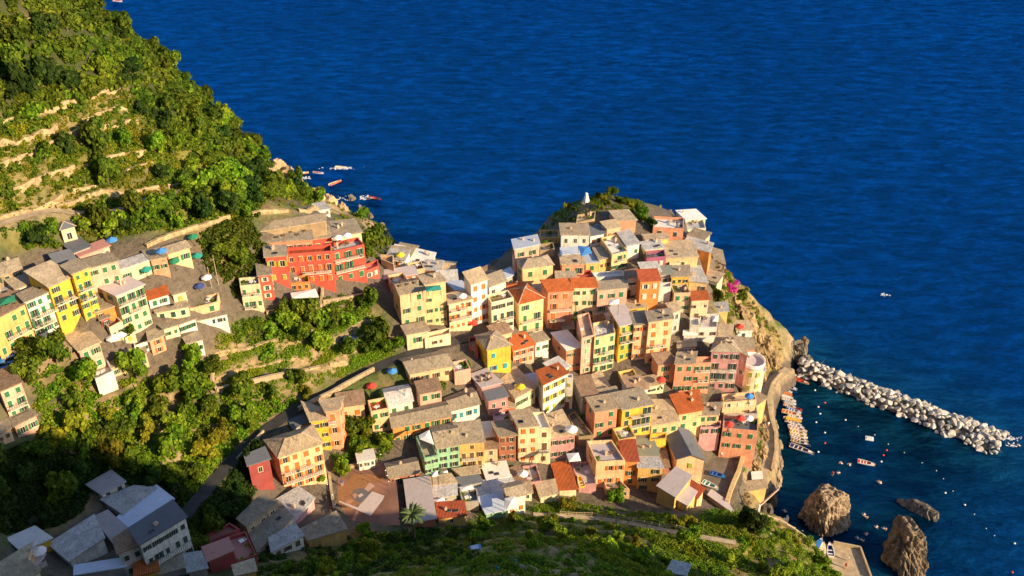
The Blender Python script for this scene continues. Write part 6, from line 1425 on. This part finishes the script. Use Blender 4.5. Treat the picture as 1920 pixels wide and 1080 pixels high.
stuff('scrub',fscatter(wpoly([(430,600),(600,560),(690,550),(700,575),(540,640),(440,640)]),330,20),ML['fresh'],.5,1.1,'bushes on the bank below the red houses',70,.18,20)
stuff('scrub',fscatter(wpoly([(470,330),(560,330),(680,400),(650,420),(600,400),(520,400)]),130,21,mask=nm_(7,66,.42,7)),ML['gold'],.4,1.0,'yellowish scrub on the bare coastal ridge behind the red house',60,.2,21)
stuff('scrub',fscatter(wpoly([(860,965),(1060,935),(1200,960),(1380,970),(1380,990),(1060,975),(860,1000)]),360,22),ML['fresh'],.4,.9,'hedge of bushes between the village edge and the slope path',70,.15,22)
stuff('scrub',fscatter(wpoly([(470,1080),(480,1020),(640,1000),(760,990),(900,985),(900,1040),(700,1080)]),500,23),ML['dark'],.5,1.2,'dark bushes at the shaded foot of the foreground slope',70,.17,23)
# fence along the slope path
fp=[hit(*p,HF) for p in [(1050,966),(1110,968),(1180,978),(1250,992),(1320,1008)]]; fr=resample([np.array(p) for p in fp],1.6)
o=empty('fence',tuple(fr[0])); tag(o,'wooden post and rail fence along the path on the foreground slope','fence'); rl=MB()
for a_,c_ in zip(fr[:-1],fr[1:]):
    za,zc=gz(*a_[:2])-fr[0][2],gz(*c_[:2])-fr[0][2]; A_=a_[:2]-fr[0][:2]; C_=c_[:2]-fr[0][:2]; d=C_-A_; n=np.array((-d[1],d[0]))/max(np.hypot(*d),.01)*.04
    for hh_ in (.55,1.0): rl.prism([tuple(A_-n),tuple(C_-n),tuple(C_+n),tuple(A_+n)],[za+hh_,zc+hh_,zc+hh_,za+hh_],[za+hh_+.08,zc+hh_+.08,zc+hh_+.08,za+hh_+.08])
    p_=MB(); p_.box(-.06,.06,-.06,.06,-.4,1.15); link('post',p_.mesh('post',M_PATH),o,(A_[0],A_[1],za))
link('rails',rl.mesh('rails',M_PATH),o)
# small things on the slope and shore
q=hit(892,1032,HF); o=empty('water_tank',q,.3); tag(o,'light blue tarpaulin covered tank half hidden on the shaded foreground slope','tank'); b=MB(); b.prism([(-1,-.6),(1,-.6),(1,.6),(-1,.6)],-.5,.7); link('tank',b.mesh('tank',plain('blue_tarp',(.18,.33,.62),.7))); b=MB(); b.box(-.8,.5,-.5,.5,.702,.85); c_=link('cover',b.mesh('cover',plain('pale_tarp',(.6,.68,.78),.7)),o)
for ob in list(COL.objects):
    if ob.name=='tank': ob.parent=o
h('PX',(1253,1072),(1285,1078),(1262,1054),22,'tan','S','grey',1,1,'','small grey roofed hut at the bottom edge of the foreground slope',D=(1292,1062),name='hut',fl='k')
def pole(px,py,hgt,lab,th=.09,name='pole',zz=None):
    q=hit(px,py,HF) if zz is None else at_z(px,py,zz); o=empty(name,q); tag(o,lab,'pole'); b=MB(); cyl(b,th,th*.7,-.5,hgt,8); link('shaft',b.mesh('shaft',M_PATH),o); b=MB(); b.box(-.25,.25,-.04,.04,hgt-.3,hgt-.2); link('crossbar',b.mesh('crossbar',M_METAL),o); return q
pole(410,535,7,'utility pole at the right end of the left village cluster'); pole(397,540,5,'shorter utility pole left of the other one by the gravel yard'); a1=pole(1474,990,3.2,'pale mooring pole standing above the cove at the bottom right')
q=hit(1422,960,HF); o=empty('crane',q); tag(o,'small boat crane with a pale slanted jib over the cove','crane'); b=MB(); b.box(-.2,.2,-.2,.2,-1,2.2); link('mast',b.mesh('mast',M_CLOTHW),o); b=MB()
b.prism([(0,-.2),(4.5,2.6),(4.4,2.9),(-.1,.2)],[1.6,4.2,4.2,1.6],[2.1,4.6,4.6,2.1]); link('jib',b.mesh('jib',plain('pinkish_concrete',(.6,.42,.32),.8)),o)
# street lamps of the square
for i,(x,y) in enumerate([(110,505),(175,640),(205,765),(780,125),(840,330),(860,395),(880,470),(490,240)]):
    px,py=600+x/6.75,840+y/6.75; q=at_z(px,py+12,33.05); o=empty('street_lamp',q); tag(o,'small globe lamp at the edge of the paved square','street lamp','globe lamps round the paved square'); b=MB(); cyl(b,.05,.04,0,2.6,8); link('post',b.mesh('post',M_METAL),o); link('globe',bw_,o,(0,0,2.75))
PM=[leafmesh('plant',shrubbase(300+i,60,.22),ML['fresh' if i else 'vine']) for i in range(3)]
for k,(par,lc,sc_) in enumerate(PLANTERS): link('potted_plant',PM[k%3],par,lc,0,(sc_,sc_,sc_*1.3))
print('TREES',ntree,'OBJS',len(bpy.data.objects))
